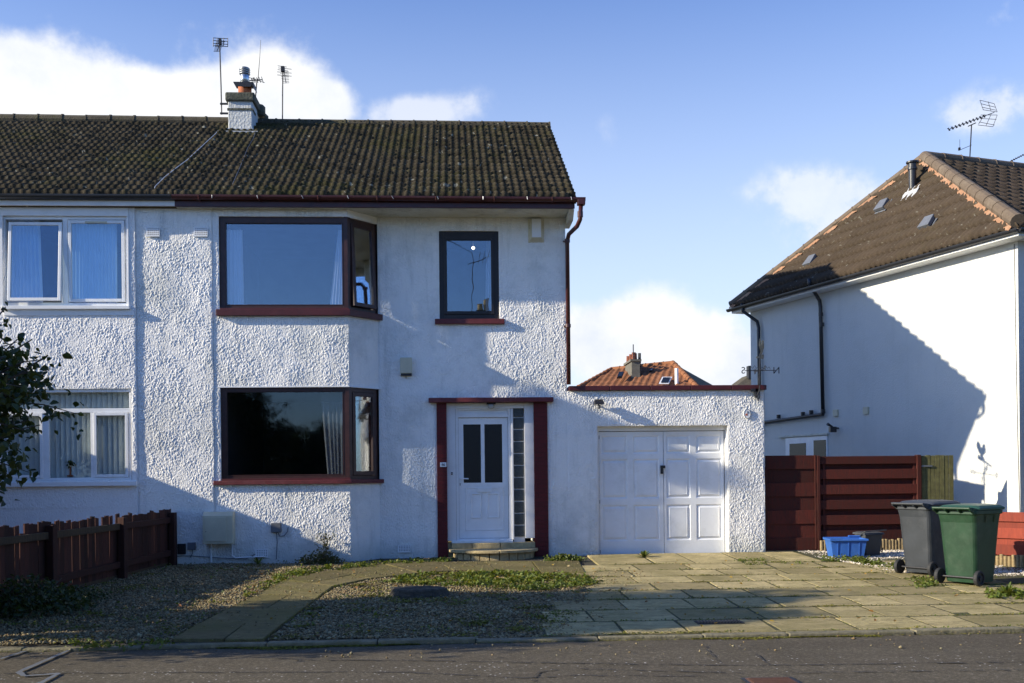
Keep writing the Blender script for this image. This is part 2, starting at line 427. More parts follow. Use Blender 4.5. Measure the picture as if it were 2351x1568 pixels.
M['lens']=simple('lamp_lens',(.4,.42,.42),.1,.1,5)

# ------------------------------------------------------------------ walls with holes
def wall_holes(mb, x0,x1,z0,z1,yf,yb,holes):
    xs=sorted({x0,x1,*[h[0] for h in holes],*[h[1] for h in holes]}); xs=[x for x in xs if x0<=x<=x1]
    zs=sorted({z0,z1,*[h[2] for h in holes],*[h[3] for h in holes]}); zs=[z for z in zs if z0<=z<=z1]
    def solid(i,j):
        if i<0 or j<0 or i>=len(xs)-1 or j>=len(zs)-1: return False
        cx=(xs[i]+xs[i+1])/2; cz=(zs[j]+zs[j+1])/2
        return not any(h[0]<cx<h[1] and h[2]<cz<h[3] for h in holes)
    for i in range(len(xs)-1):
        for j in range(len(zs)-1):
            if not solid(i,j): continue
            a,b,c,d=xs[i],xs[i+1],zs[j],zs[j+1]
            mb.quad((a,yf,c),(b,yf,c),(b,yf,d),(a,yf,d)); mb.quad((a,yb,c),(a,yb,d),(b,yb,d),(b,yb,c))
            if not solid(i-1,j): mb.quad((a,yf,c),(a,yf,d),(a,yb,d),(a,yb,c))
            if not solid(i+1,j): mb.quad((b,yf,c),(b,yb,c),(b,yb,d),(b,yf,d))
            if not solid(i,j-1): mb.quad((a,yf,c),(a,yb,c),(b,yb,c),(b,yf,c))
            if not solid(i,j+1): mb.quad((a,yf,d),(b,yf,d),(b,yb,d),(a,yb,d))
def ring(mb, x0,x1,z0,z1,y0,y1,w,wt=None,wb=None,wr=None):
    wt=w if wt is None else wt; wb=w if wb is None else wb; wr=w if wr is None else wr
    mb.box(x0,x0+w,y0,y1,z0,z1); mb.box(x1-wr,x1,y0,y1,z0,z1)
    mb.box(x0+w,x1-wr,y0,y1,z1-wt,z1); mb.box(x0+w,x1-wr,y0,y1,z0,z0+wb)
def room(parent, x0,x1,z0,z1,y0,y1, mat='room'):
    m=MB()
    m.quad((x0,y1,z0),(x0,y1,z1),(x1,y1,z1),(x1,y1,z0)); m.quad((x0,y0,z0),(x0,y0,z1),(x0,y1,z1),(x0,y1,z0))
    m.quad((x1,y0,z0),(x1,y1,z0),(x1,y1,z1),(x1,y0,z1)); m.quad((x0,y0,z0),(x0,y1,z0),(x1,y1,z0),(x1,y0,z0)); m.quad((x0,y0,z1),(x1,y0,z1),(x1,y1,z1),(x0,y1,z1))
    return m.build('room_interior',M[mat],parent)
def drape(xt0,xt1,xb0,xb1,z0,z1,y,n=40,amp=.03,folds=7,seed=0):
    V=[];Fc=[]; r=random.Random(seed); ph=r.random()*6
    nz=6
    for j in range(nz+1):
        t=j/nz; a=xb0+(xt0-xb0)*t; b=xb1+(xt1-xb1)*t; z=z0+(z1-z0)*t
        for i in range(n+1):
            s=i/n; V.append((a+(b-a)*s, y+amp*math.sin(ph+s*folds*6.283+.6*math.sin(s*9+ph)), z))
    for j in range(nz):
        for i in range(n):
            k=j*(n+1)+i; Fc.append((k,k+1,k+n+2,k+n+1))
    return V,Fc

# ------------------------------------------------------------------ tiled roof sheet
def tile_sheet(name, O, U, V, poly, mat, parent, gauge=.25, pitch=.15, amp=.028, step=.03, sag=0.0, nprof=6, seedphase=0.0):
    """poly in (u,v) metres (convex). U across, V up slope."""
    O=Vector(O); U=Vector(U).normalized(); V=Vector(V).normalized(); N=U.cross(V).normalized()
    if N.z<0: N=-N
    vmin=min(p[1] for p in poly); vmax=max(p[1] for p in poly)
    umin=min(p[0] for p in poly); umax=max(p[0] for p in poly)
    def ext(v):
        xs=[]
        for i in range(len(poly)):
            a=poly[i]; b=poly[(i+1)%len(poly)]
            if abs(a[1]-b[1])<1e-9:
                if abs(a[1]-v)<1e-6: xs+= [a[0],b[0]]
                continue
            t=(v-a[1])/(b[1]-a[1])
            if -1e-6<=t<=1+1e-6: xs.append(a[0]+(b[0]-a[0])*t)
        return (min(xs),max(xs)) if xs else None
    nu=int(math.ceil((umax-umin)/pitch*nprof))
    us=[umin+(umax-umin)*0+i*pitch/nprof for i in range(nu+1)]
    verts=[];faces=[];uvs=[]
    nc=int(math.ceil((vmax-vmin)/gauge)); rr=random.Random(3)
    jit=[[rr.uniform(-.008,.008) for _ in range(int(nu/nprof/2)+3)] for _ in range(nc+1)]
    for c in range(nc):
        v0=vmin+c*gauge; v1=min(vmax,v0+gauge)
        rows=[(v0+.001,-.022,c+.02),(v0+.002,step,c+.03),(v1-.001,.004,c+.98)]
        base=len(verts); ex0=ext(min(max(v0,vmin),vmax)); ex1=ext(v1)
        for ri,(v,h,cv) in enumerate(rows):
            e=ex1 if ri==2 else ex0
            if e is None: e=(umin,umin)
            for i,u in enumerate(us):
                uu=min(max(u,e[0]),e[1])
                ph=(uu-umin)/pitch+seedphase; fr=ph-math.floor(ph)
                if fr<.62: prof=amp*math.sin(math.pi*fr/.62)**.75
                else: prof=-amp*.18
                ti=int(i/nprof/2)
                hh=h+prof+jit[c][ti]*(1 if ri else 0)+ (rr.uniform(-.003,.003) if ri==1 else 0)
                p=O+U*uu+V*(v-(.012 if ri==0 else 0)+jit[c][ti]*1.6*(ri<2))+N*hh
                verts.append(tuple(p)); uvs.append(((uu-umin)/(2*pitch),cv))
        w=len(us)
        for r_ in range(2):
            for i in range(w-1):
                a=base+r_*w+i; faces.append((a,a+1,a+w+1,a+w))
    V_=np.array(verts); 
    F_=np.array(faces)
    # drop degenerate
    A=V_[F_]; d=np.linalg.norm(A[:,0]-A[:,1],axis=1)+np.linalg.norm(A[:,3]-A[:,2],axis=1)
    F_=F_[d>1e-4]
    return npmesh(name,V_,F_,mat,parent,False,np.array(uvs))

# ==================================================================== GROUND
def sheet(name, pts, mat, z=0.0, kind='structure', thick=0):
    m=MB(); m.poly([(p[0],p[1],p[2]+z) for p in pts]); o=m.build(name,mat); tag(o,kind=kind); return o
# ground: one sheet, sloped between the house and the kerb
def strips(name, x0,x1, ys, mat, z=0.0, nx=1):
    m=MB()
    for a,b in zip(ys[:-1],ys[1:]):
        m.quad((x0,a,gz(0,a)+z),(x1,a,gz(0,a)+z),(x1,b,gz(0,b)+z),(x0,b,gz(0,b)+z))
    return m.build(name,mat,weld=True)
g=strips('ground',-400,400,[-400,-7.4,0,400],M['groundm'],-.03); tag(g,kind='structure')
# kerb line between the plots and the footway (y ~ -7.5)
yk=[G(0,1488).y, G(1175,1478).y, G(2351,1472).y]
KY=-7.55
foot=strips('pavement',-60,60,[-11.2,KY-.02],M['tarmac'],-.022); tag(foot,kind='structure')
road=strips('road',-60,60,[-18.5,-11.35],M['tarmac'],-.13); tag(road,kind='structure')
m=MB(); m.box(-60,60,-11.35,-11.2,-.36,-.205); o=m.build('kerb',M['kerb'],bevel=.015); tag(o,kind='structure')
m=MB()
x=-12.0
while x<14:
    L=rng.uniform(.8,1.3)
    m.box(x+.004,x+L-.004,KY-.015+rng.uniform(-.018,.018),KY+.10+rng.uniform(-.02,.03),-.4,-.186+rng.uniform(-.012,.012)); x+=L
o=m.build('edging_kerb',M['kerb'],bevel=.012); tag(o,kind='structure')
# garden soil base under the gravel
soil=strips('garden_soil',-7.8,14,[KY+.12,-4,-1.5,.0],M['soil'],-.012); tag(soil,kind='structure')

# footway repairs: dark seams round patches, grey seal zigzag
def groundline(m, pts, w, lift=.004, jag=.006):
    P=[]
    for (u0,v0),(u1,v1) in zip(pts[:-1],pts[1:]):
        a=G(u0,v0); b=G(u1,v1); n=max(2,int((b-a).length/.08))
        for i in range(n): P.append(a.lerp(b,i/n)+Vector((rng.uniform(-jag,jag),rng.uniform(-jag,jag),0)))
    P.append(G(*pts[-1]))
    for i,(a,b) in enumerate(zip(P[:-1],P[1:])):
        d=(b-a); d.z=0
        if d.length<1e-5: continue
        d.normalize(); n=Vector((-d.y,d.x,0))*w/2*rng.uniform(.8,1.25)
        za=gz(0,a.y)-.022+lift+.0002*(i%3)
        q=[a-n,b-n,b+n,a+n]
        m.quad(*[(p.x,p.y,za) for p in q])
m=MB()
groundline(m,[(0,1541),(480,1538),(930,1538),(1200,1551),(1340,1545),(1620,1547)],.04,.004,.012)
groundline(m,[(640,1492),(625,1505),(680,1510),(1000,1512),(1400,1519),(1700,1523),(2351,1515)],.04,.006,.012)
groundline(m,[(1220,1565),(1235,1538),(1300,1530),(1700,1540)],.03,.008)
groundline(m,[(1805,1560),(1795,1545),(1830,1540),(2351,1533)],.024,.010)
groundline(m,[(1615,1480),(1650,1518)],.02,.012); groundline(m,[(1735,1497),(1760,1520)],.02,.012)
o=m.build('seam_lines',M['seam_soft']); tag(o,kind='structure')
m=MB(); groundline(m,[(0,1510),(62,1490)],.045,.012,.003); groundline(m,[(158,1490),(42,1540),(55,1549),(135,1543),(85,1568)],.045,.013,.003)
o=m.build('seal_lines',M['seal']); tag(o,kind='structure')
# iron cover in the footway
c=G(1772,1560)
cov=thing('access_cover','rusty brown iron access cover let into the pavement at the bottom of the photo','access cover',(c.x,c.y,-.222))
m=MB(); m.box(-.17,.17,-.14,.12,-.02,.012); m.build('cover_plate',M['rust'],cov)
m=MB()
for i in range(9): m.box(-.155,.155,-.13+i*.028,-.118+i*.028,.012,.017)
m.build('tread_bars',M['rust'],cov)
m=MB(); ring(m,-.2,.2,-.17,.15,0,.01,.02); 
fr=MB(); fr.box(-.2,-.172,-.17,.15,-.02,.010); fr.box(.172,.2,-.17,.15,-.02,.010); fr.box(-.172,.172,-.17,-.142,-.02,.010); fr.box(-.172,.172,.122,.15,-.02,.010); fr.build('cover_frame',M['darkmetal'],cov)

# driveway slabs
M['jointfill']=simple('mossy_joint_fill',(.050,.048,.018),.95,.5,18,.004,60,stain=((.12,.115,.018),.8))
JF=1
def jitter_slab(m, P, z0, thick=.03, tilt=.004):
    t=[rng.uniform(-tilt,tilt) for _ in P]
    b=[Vector((p[0],p[1],gz(0,p[1])+z0-thick)) for p in P]; n=len(m.v); k=len(P)
    cx=sum(p[0] for p in P)/k; cy=sum(p[1] for p in P)/k
    top=[]; tb=[]
    for p,tt in zip(P,t):
        zz=gz(0,p[1])+z0+tt
        top.append(Vector((p[0]+(cx-p[0])*.02,p[1]+(cy-p[1])*.03,zz)))
        tb.append(Vector((p[0],p[1],zz-.006)))
    m.v += [tuple(q) for q in b+tb+top]
    for i in range(k):
        j=(i+1)%k; m.f.append((n+i,n+j,n+k+j,n+k+i)); m.f.append((n+k+i,n+k+j,n+2*k+j,n+2*k+i))
    m.f.append(tuple(n+2*k+i for i in range(k)))
rows_v=[1283,1293,1307,1321,1336,1353,1373,1397,1423,1452,1470]
rows_y=[G(1750,v).y for v in rows_v]; rows_y[0]=-.02; rows_y[-1]=KY+.15
XL=lambda y: G(1360,1325).x+(y-G(1360,1325).y)*(G(1235,1470).x-G(1360,1325).x)/(G(1235,1470).y-G(1360,1325).y)
m=MB()
for a,b in ((KY+.13,-4),(-4,-1.5),(-1.5,-.01)): m.quad((XL(a)-.02,a,gz(0,a)+.0085),(12.6,a,gz(0,a)+.0085),(12.6,b,gz(0,b)+.0085),(XL(b)-.02,b,gz(0,b)+.0085))
o=m.build('paving_bed',M['jointfill'],weld=True); tag(o,kind='structure')
m=MB(); joints=[]
for ri in range(len(rows_y)-1):
    ya,yb=rows_y[ri],rows_y[ri+1]
    if ya<yb: ya,yb=yb,ya
    x=XL(ya)-rng.uniform(.05,.3) if ri>2 else XL(ya)-.45
    xe=12.5
    while x<xe:
        L=rng.choice([.62,.78,.78,.9,.9,.5]); gap=.013
        xb=x+L
        jo=rng.uniform(-.02,.02)
        gy=.024; P=[(x+gap,yb+gy),(xb-gap+jo,yb+gy),(xb-gap,ya-gy),(x+gap-jo*.5,ya-gy)]
        right_limit=G(2115,1300).x-(-G(2115,1300).y+ya)*.0
        # pale gravel bed takes the far right
        inbed = (ya>-1.9 and x>G(1880,1290).x+ (0 if ya>-1.0 else 1.2)) or (ya>-4.0 and x>G(2270,1345).x-.1)
        if not inbed:
            jitter_slab(m,P,.0125+rng.uniform(-.0025,.003),.03,.0022)
            joints.append((xb,ya,yb))
        x=xb
o=m.build('driveway_paving',M['slab']); tag(o,kind='structure')
# garden path flags
Lp=[(395,1472),(455,1435),(520,1402),(590,1368),(650,1334),(760,1311),(880,1297),(1000,1292),(1110,1291),(1220,1291),(1330,1290)]
Rp=[(605,1472),(650,1435),(695,1400),(735,1370),(765,1348),(850,1331),(960,1318),(1040,1313),(1140,1313),(1240,1316),(1345,1318)]
m=MB(); path_pts=[]
for i in range(len(Lp)-1):
    a,b,c_,d=G(*Lp[i]),G(*Rp[i]),G(*Rp[i+1]),G(*Lp[i+1])
    a,b,c_,d=[Vector((q.x,q.y,0)) for q in (a,b,c_,d)]
    nn=2 if i>=4 else 1
    s0=0
    cuts=[0,rng.uniform(.35,.62),1] if (i>3 or i%2==0) else [0,1]
    for k in range(len(cuts)-1):
        s0,s1=cuts[k]+.008,cuts[k+1]-.008
        e=.01
        P=[a.lerp(b,s0).lerp(d.lerp(c_,s0),e),a.lerp(b,s1).lerp(d.lerp(c_,s1),e),a.lerp(b,s1).lerp(d.lerp(c_,s1),1-e),a.lerp(b,s0).lerp(d.lerp(c_,s0),1-e)]
        jitter_slab(m,[(q.x,q.y) for q in P],.022+rng.uniform(-.004,.008),.05)
    path_pts.append((a,b,c_,d))
o=m.build('garden_path',M['flag']); tag(o,kind='structure')

# ---- point in polygon
def inpoly(x,y,P):
    r=False; j=len(P)-1
    for i in range(len(P)):
        xi,yi=P[i]; xj,yj=P[j]
        if (yi>y)!=(yj>y) and x<(xj-xi)*(y-yi)/(yj-yi)+xi: r=not r
        j=i
    return r
pathpoly=[(G(*p).x,G(*p).y) for p in Lp]+[(G(*p).x,G(*p).y) for p in reversed(Rp)]
Gxy=lambda u,v: (G(u,v).x,G(u,v).y)
fence_far=Vector((WX(398,-.52,1290),-.56,0)); fn=G(0,1398)
fence_dir=(Vector((fn.x,fn.y,0))-fence_far); fence_dir.normalize()
leftbed=[(fence_far.x+.05,-.62),(-1.05,-.62),(-.2,-.1),(.3,-.05)]+[Gxy(*p) for p in [(1000,1291),(880,1296),(760,1310),(650,1333),(590,1367),(520,1401),(455,1434),(393,1472)]]+[( -6.3,KY+.14),(fn.x-.6,fn.y-1.0)]
midbed=[Gxy(*p) for p in [(612,1471),(655,1435),(700,1400),(740,1371),(768,1350),(850,1333),(960,1320),(1040,1315),(1140,1315),(1240,1319),(1350,1322)]]+[(XL(-3.0)+.1,-3.0),(XL(-5)+.15,-5),(XL(KY+.2)+.15,KY+.14)]
nearfence=[(fn.x-.6,fn.y-1.0),(-6.3,KY+.14),(-7.8,KY+.14),(-7.8,fn.y-1)]
rightbed=[(G(1885,1283).x,-.5),(G(1885,1283).x,-.9),(G(1950,1300).x,-1.5),(G(2080,1325).x,-2.1),(G(2150,1350).x,-3.0),(G(2280,1352).x,-3.3),(G(2420,1372).x,-3.6),(12.5,-3.6),(12.5,.1),(G(1885,1283).x,.05)]
def pebbles(name, polys, dens, mat, size, label_kind='stuff', seed=1, zoff=0.0):
    r=np.random.RandomState(seed); VV=[];FF=[];n0=0
    octv=np.array([(1,0,0),(-1,0,0),(0,1,0),(0,-1,0),(0,0,1),(0,0,-1)],dtype=float)
    octf=np.array([(0,2,4),(2,1,4),(1,3,4),(3,0,4),(2,0,5),(1,2,5),(3,1,5),(0,3,5)])
    for P in polys:
        xs=[p[0] for p in P]; ys=[p[1] for p in P]
        A=(max(xs)-min(xs))*(max(ys)-min(ys)); N=int(A*dens)
        X=r.uniform(min(xs),max(xs),N); Y=r.uniform(min(ys),max(ys),N)
        keep=[inpoly(a,b,P) and not inpoly(a,b,pathpoly) for a,b in zip(X,Y)]
        X=X[keep];Y=Y[keep]; N=len(X)
        if N==0: continue
        # subtle mounding
        H=.012*np.sin(X*2.3+1)*np.sin(Y*2.9)+r.uniform(-.004,.012,N)
        Z=np.array([gz(0,b) for b in Y])+H+zoff
        s=size*r.lognormal(0,.35,N)
        sc=np.stack([s*r.uniform(.7,1.4,N),s*r.uniform(.6,1.1,N),s*r.uniform(.4,.8,N)],1)
        v=octv[None]*sc[:,None,:]*r.uniform(.75,1.2,(N,6,1))
        # random rotation
        a=r.uniform(0,6.283,N); b=r.uniform(-.5,.5,N)
        ca,sa=np.cos(a),np.sin(a); cb,sb=np.cos(b),np.sin(b)
        x,y,z=v[...,0],v[...,1],v[...,2]
        y2=y*cb[:,None]-z*sb[:,None]; z2=y*sb[:,None]+z*cb[:,None]
        x3=x*ca[:,None]-y2*sa[:,None]; y3=x*sa[:,None]+y2*ca[:,None]
        v=np.stack([x3+X[:,None],y3+Y[:,None],z2+Z[:,None]],2).reshape(-1,3)
        f=(octf[None]+6*np.arange(N)[:,None,None]).reshape(-1,3)+n0
        VV.append(v);FF.append(f);n0+=len(v)
    o=npmesh(name,np.concatenate(VV),np.concatenate(FF),M[mat],None,True)
    tag(o,kind=label_kind); return o
o=pebbles('gravel',[leftbed,midbed,nearfence],2300,'pebble',.0125,seed=2)
tag(o,'mixed buff and grey pebbles loose in the beds beside the garden path','gravel')
o=pebbles('pale_gravel',[rightbed],2300,'pebble_pale',.013,seed=5)
tag(o,'pale cream gravel around the bins by the red fences','gravel')

# ---- leaf helpers
def leaves(name, pts, sizes, mat, parent=None, seed=0, flat=0.0, shape=1, up=None, stuff=False):
    r=np.random.RandomState(seed); P=np.asarray(pts,dtype=float); N=len(P); s=np.asarray(sizes,dtype=float)
    n=r.normal(size=(N,3)); n[:,2]=np.abs(n[:,2])+flat; n/=np.linalg.norm(n,axis=1)[:,None]
    t=r.normal(size=(N,3)); 
    if up is not None: t=t*.5+np.asarray(up)
    t-=n*(n*t).sum(1)[:,None]; t/=np.linalg.norm(t,axis=1)[:,None]+1e-9
    b=np.cross(n,t); s=s[:,None]
    # six-point folded leaf
    w=.42
    p0=P; p1=P+t*s*.35+b*s*w*.9+n*s*.12; p2=P+t*s*.75+b*s*w*.6+n*s*.06; p3=P+t*s*1.05-n*s*.12; p4=P+t*s*.75-b*s*w*.6+n*s*.06; p5=P+t*s*.35-b*s*w*.9+n*s*.12
    V=np.stack([p0,p1,p2,p3,p4,p5],1).reshape(-1,3)
    k=6*np.arange(N)[:,None]
    Fq=np.concatenate([k+np.array([[0,1,2,3]]),k+np.array([[0,3,4,5]])],0)
    return npmesh(name,V,Fq,M[mat],parent)
def blades(name, pts, h, mat, parent=None, seed=0, w=.004, per=7, spread=.04):
    r=np.random.RandomState(seed); P=np.repeat(np.asarray(pts,dtype=float),per,0); N=len(P)
    P=P.copy(); P[:,:2]+=r.normal(0,spread,(N,2)); a=r.uniform(0,6.283,N); L=h*r.uniform(.4,1.2,N)
    d=np.stack([np.cos(a),np.sin(a),np.zeros(N)],1); o_=np.stack([-np.sin(a),np.cos(a),np.zeros(N)],1)*w
    lean=r.uniform(.2,1.0,N)[:,None]*L[:,None]
    p0=P-o_; p1=P+o_; p2=P+d*lean*.45+o_*.8; p3=P+d*lean*.45-o_*.8; tip=P+d*lean
    p2[:,2]+=L*.65; p3[:,2]+=L*.65; tip[:,2]+=L*.95
    V=np.stack([p0,p1,p2,p3,tip,tip+o_*.2],1).reshape(-1,3); k=6*np.arange(N)[:,None]
    Fq=np.concatenate([k+np.array([[0,1,2,3]]),k+np.array([[3,2,5,4]])],0)
    return npmesh(name,V,Fq,M[mat],parent)

# ground cover: weeds along walls, joints, patch in the mid bed
pts=[]; sz=[]
def scatter(n, f, s):
    for _ in range(n):
        p=f(); 
        if p is None: continue
        pts.append((p[0],p[1],gz(0,p[1])+.012+rng.random()*.03)); sz.append(s*rng.uniform(.5,1.3))
def clumps(poly, nc, per, spread, s, seed):
    r=random.Random(seed); xs=[p[0] for p in poly]; ys=[p[1] for p in poly]; k=0
    while k<nc:
        x=r.uniform(min(xs),max(xs)); y=r.uniform(min(ys),max(ys))
        if not inpoly(x,y,poly): continue
        k+=1
        sp=spread*r.uniform(.4,1.3)
        for _ in range(int(per*r.uniform(.4,1.5))):
            pts.append((x+r.gauss(0,sp),y+r.gauss(0,sp*.7),gz(0,y)+.012+abs(r.gauss(0,.02)))); sz.append(s*r.uniform(.5,1.4))
patch=[Gxy(*p) for p in [(930,1322),(1040,1317),(1150,1316),(1250,1321),(1350,1326),(1360,1348),(1240,1358),(1120,1352),(1020,1348),(900,1340)]]
clumps(patch,150,32,.07,.042,1)
edge=[Gxy(*p) for p in [(790,1296),(1000,1286),(1028,1286),(1028,1294),(880,1299),(780,1312)]]
clumps(edge,60,24,.05,.035,2)
clumps([Gxy(*p) for p in [(640,1318),(760,1303),(760,1310),(650,1335),(600,1362),(560,1375)]],34,22,.05,.04,3)
clumps(midbed,60,14,.09,.028,4); clumps(leftbed,80,12,.08,.028,5)
clumps([Gxy(*p) for p in [(1240,1283),(1375,1283),(1375,1288),(1250,1292)]],10,18,.04,.035,14)
clumps([Gxy(*p) for p in [(1885,1283),(1985,1284),(2060,1300),(2060,1310),(1985,1296),(1885,1290)]],36,26,.07,.04,6)
clumps([Gxy(*p) for p in [(2080,1325),(2150,1336),(2170,1352),(2110,1352)]],16,26,.06,.035,7)
clumps([Gxy(*p) for p in [(2270,1358),(2351,1362),(2351,1385),(2280,1375)]],16,24,.07,.05,8)
clumps([Gxy(*p) for p in [(130,1480),(400,1474),(400,1486),(130,1496)]],14,22,.06,.035,9)
clumps([Gxy(*p) for p in [(1680,1288),(1840,1284),(1840,1297),(1690,1300)]],10,24,.06,.03,17)
# in the joints of the drive
r8=random.Random(8)
for (xb,ya,yb) in joints:
    if r8.random()<.5:
        for _ in range(int(r8.uniform(2,12))):
            y=r8.uniform(yb,ya); pts.append((xb+r8.gauss(0,.012),y,gz(0,y)+.012)); sz.append(.018*r8.uniform(.5,1.5))
for yy in rows_y[1:-1]:
    x=XL(yy)
    while x<11.5:
        if r8.random()<.55:
            for _ in range(int(r8.uniform(2,14))):
                pts.append((x+r8.gauss(0,.08),yy+r8.gauss(0,.015),gz(0,yy)+.014)); sz.append(.02*r8.uniform(.5,1.6))
        x+=.16
o=leaves('ground_weeds',pts,sz,'weed',seed=3,flat=.6); tag(o,'small green weeds creeping over gravel edges and paving joints','weeds',kind='stuff')
# moss: along joints and kerb face
pts=[];sz=[]
for (xb,ya,yb) in joints:
    n=r8.randint(4,22)
    for _ in range(n):
        y=r8.uniform(yb,ya); pts.append((xb+r8.gauss(0,.006),y,gz(0,y)+.013)); sz.append(.018*r8.uniform(.5,1.3))
for yy in rows_y[1:-1]:
    x=XL(yy)
    while x<11.5:
        if r8.random()<.72: pts.append((x,yy+r8.gauss(0,.006),gz(0,yy)+.013)); sz.append(.016*r8.uniform(.5,1.4))
        x+=.018
for a,b,c_,d in path_pts:
    for s in range(60):
        q=a.lerp(b,s/60+r8.gauss(0,.005)); pts.append((q.x,q.y+r8.gauss(0,.01),gz(0,q.y)+.012)); sz.append(.022*r8.uniform(.4,1.2))
    for e0,e1 in ((a,d),(b,c_)):
        for s in range(26):
            q=e0.lerp(e1,s/26); pts.append((q.x+r8.gauss(0,.01),q.y+r8.gauss(0,.01),gz(0,q.y)+.016)); sz.append(.022*r8.uniform(.4,1.2))
for poly,nc,per,sp in ((midbed,70,60,.10),(leftbed,60,50,.10),(patch,70,80,.10)):
    xs_m=[p[0] for p in poly]; ys_m=[p[1] for p in poly]; k_=0
    while k_<nc:
        x=r8.uniform(min(xs_m),max(xs_m)); y=r8.uniform(min(ys_m),max(ys_m))
        if not inpoly(x,y,poly): continue
        k_+=1; s_=sp*r8.uniform(.4,1.4)
        for _ in range(int(per*r8.uniform(.3,1.4))): pts.append((x+r8.gauss(0,s_),y+r8.gauss(0,s_*.6),gz(0,y)+.016+r8.random()*.012)); sz.append(.026*r8.uniform(.5,1.3))
for _ in range(110):
    yy=r8.choice(rows_y[1:-1]); x=r8.uniform(XL(yy),11); s_=r8.uniform(.05,.22)
    for _k in range(r8.randint(20,90)):
        y=yy+r8.gauss(0,.035); pts.append((x+r8.gauss(0,s_),y,gz(0,y)+.017)); sz.append(.022*r8.uniform(.5,1.3))
x0=G(500,1483).x; x1=G(960,1483).x
for _ in range(3600):
    x=r8.uniform(x0,x1); w_=.05*min(1,(x-x0)*3,(x1-x)*.9)*(1+.4*math.sin(x*7)); y=KY-.03-abs(r8.gauss(0,max(.006,w_))); pts.append((x,y,gz(0,y)-.016)); sz.append(.022*r8.uniform(.5,1.2))
x0=G(1610,1478).x; x1=G(2080,1478).x
for _ in range(2200):
    x=r8.uniform(x0,x1); y=KY-.02-abs(r8.gauss(0,.022*(1+.7*math.sin(x*5)))); pts.append((x,y,gz(0,y)-.016)); sz.append(.02*r8.uniform(.5,1.2))
for _ in range(1500):
    x=r8.uniform(-4.5,9); y=KY-.02-abs(r8.gauss(0,.008)); pts.append((x,y,gz(0,y)-.016)); sz.append(.016*r8.uniform(.5,1.2))
o=leaves('moss',pts,sz,'moss',seed=9,flat=3.0); tag(o,'yellow green moss in the paving joints and along the kerb','moss',kind='stuff')
# fallen leaves and loose grit on the footway
pts=[];sz=[]
for _ in range(170):
    x=r8.uniform(-4,6); y=r8.uniform(-7.2,-1.2); pts.append((x,y,gz(0,y)+.03)); sz.append(.05*r8.uniform(.5,1.2))
o=leaves('fallen_leaves',pts,sz,'deadleaf',seed=12,flat=2.0); tag(o,'orange and yellow fallen leaves scattered on gravel and paving','fallen leaves',kind='stuff')
footgrit=[(G(0,1500).x-.3,KY-.02),(G(330,1490).x,KY-.02),(G(330,1490).x,KY-.3),(G(0,1500).x-.3,KY-.55)]
o=pebbles('loose_grit',[footgrit,[(-3,KY-.02),(8,KY-.02),(8,KY-.9),(-3,KY-.9)]],14,'pebble',.011,seed=8); tag(o,'loose pebbles strayed onto the pavement tarmac','grit')

spill=[[ (a[0],a[1]) for a in [Gxy(*q) for q in [(560,1385),(650,1333),(760,1311),(1000,1293),(1330,1290),(1345,1318),(1140,1314),(850,1332),(765,1349),(640,1440),(520,1472),(395,1472)]]],[(XL(-2),-2),(XL(-2)+.9,-2.2),(XL(-5)+.7,-5),(XL(KY)+.5,KY+.15),(XL(KY)-.2,KY+.15),(XL(-4)-.1,-4)]]
pp_=pathpoly; pathpoly=[(90,90),(91,90),(91,91)]
o=pebbles('spilled_gravel',spill,70,'pebble',.011,seed=14,zoff=.022); tag(o,'single pebbles kicked out of the beds onto path flags and drive edge','gravel')
pathpoly=pp_
M['glass_n']=glass('neighbour_upper_glass',.10,(.80,.91,1.0)); M['glass_n2']=glass('neighbour_lower_glass',.02,(.9,.93,.93),.3)
M['farstone']=simple('sooty_far_chimney_stone',(.13,.12,.095),.9,.3,3); M['darkpot']=simple('sooty_clay_pot',(.20,.065,.035),.9,.2,3); M['chimneyr']=stucco('stained_chimney_roughcast',(.62,.63,.62),30,.05,.95); M['roosterm']=simple('weathered_grey_green_metal',(.07,.075,.065),.6,.2,20); t=NT('sheer_net_curtain'); d=t.n('ShaderNodeBsdfDiffuse'); d.inputs[0].default_value=(.6,.65,.72,1); tr=t.n('ShaderNodeBsdfTransparent'); mx=t.n('ShaderNodeMixShader'); mx.inputs[0].default_value=.16; t.L(tr.outputs[0],mx.inputs[1]); t.L(d.outputs[0],mx.inputs[2]); t.L(mx.outputs[0],t.out.inputs[0]); M['sheer']=t.m
M['leaf2core']=simple('opaque_shade_core',(.02,.03,.012),.95)
# ==================================================================== OUR HOUSE
YF=-.495; YP=-.515; YN=-.545
def H(u0,u1,v0,v1,y):
    um=(u0+u1)/2; vm=(v0+v1)/2
    return (WX(u0,y,vm),WX(u1,y,vm),WZ(v1,y,um),WZ(v0,y,um))
ZS=5.66
house=thing('semi_detached_house','white roughcast two storey house with angled bay and maroon trim under a dark tiled roof','house',(0,0,0))
xL=WX(490,YF); xC=WX(800,YF,800); xM=WX(868,0,800); xR=WX(1299,0,700); xN=WX(313,YP,800); xG=WX(1755,0,1080)
def vnoise(X,Z,cx,cz,seed):
    rs=np.random.RandomState(seed); n=256; g=rs.rand(n,n)
    a=X/cx; b=Z/cz; i=np.floor(a).astype(int); j=np.floor(b).astype(int); fa=a-i; fb=b-j
    fa=fa*fa*(3-2*fa); fb=fb*fb*(3-2*fb); i0=i%n; i1=(i+1)%n; j0=j%n; j1=(j+1)%n
    return (g[i0,j0]*(1-fa)+g[i1,j0]*fa)*(1-fb)+(g[i0,j1]*(1-fa)+g[i1,j1]*fa)*fb
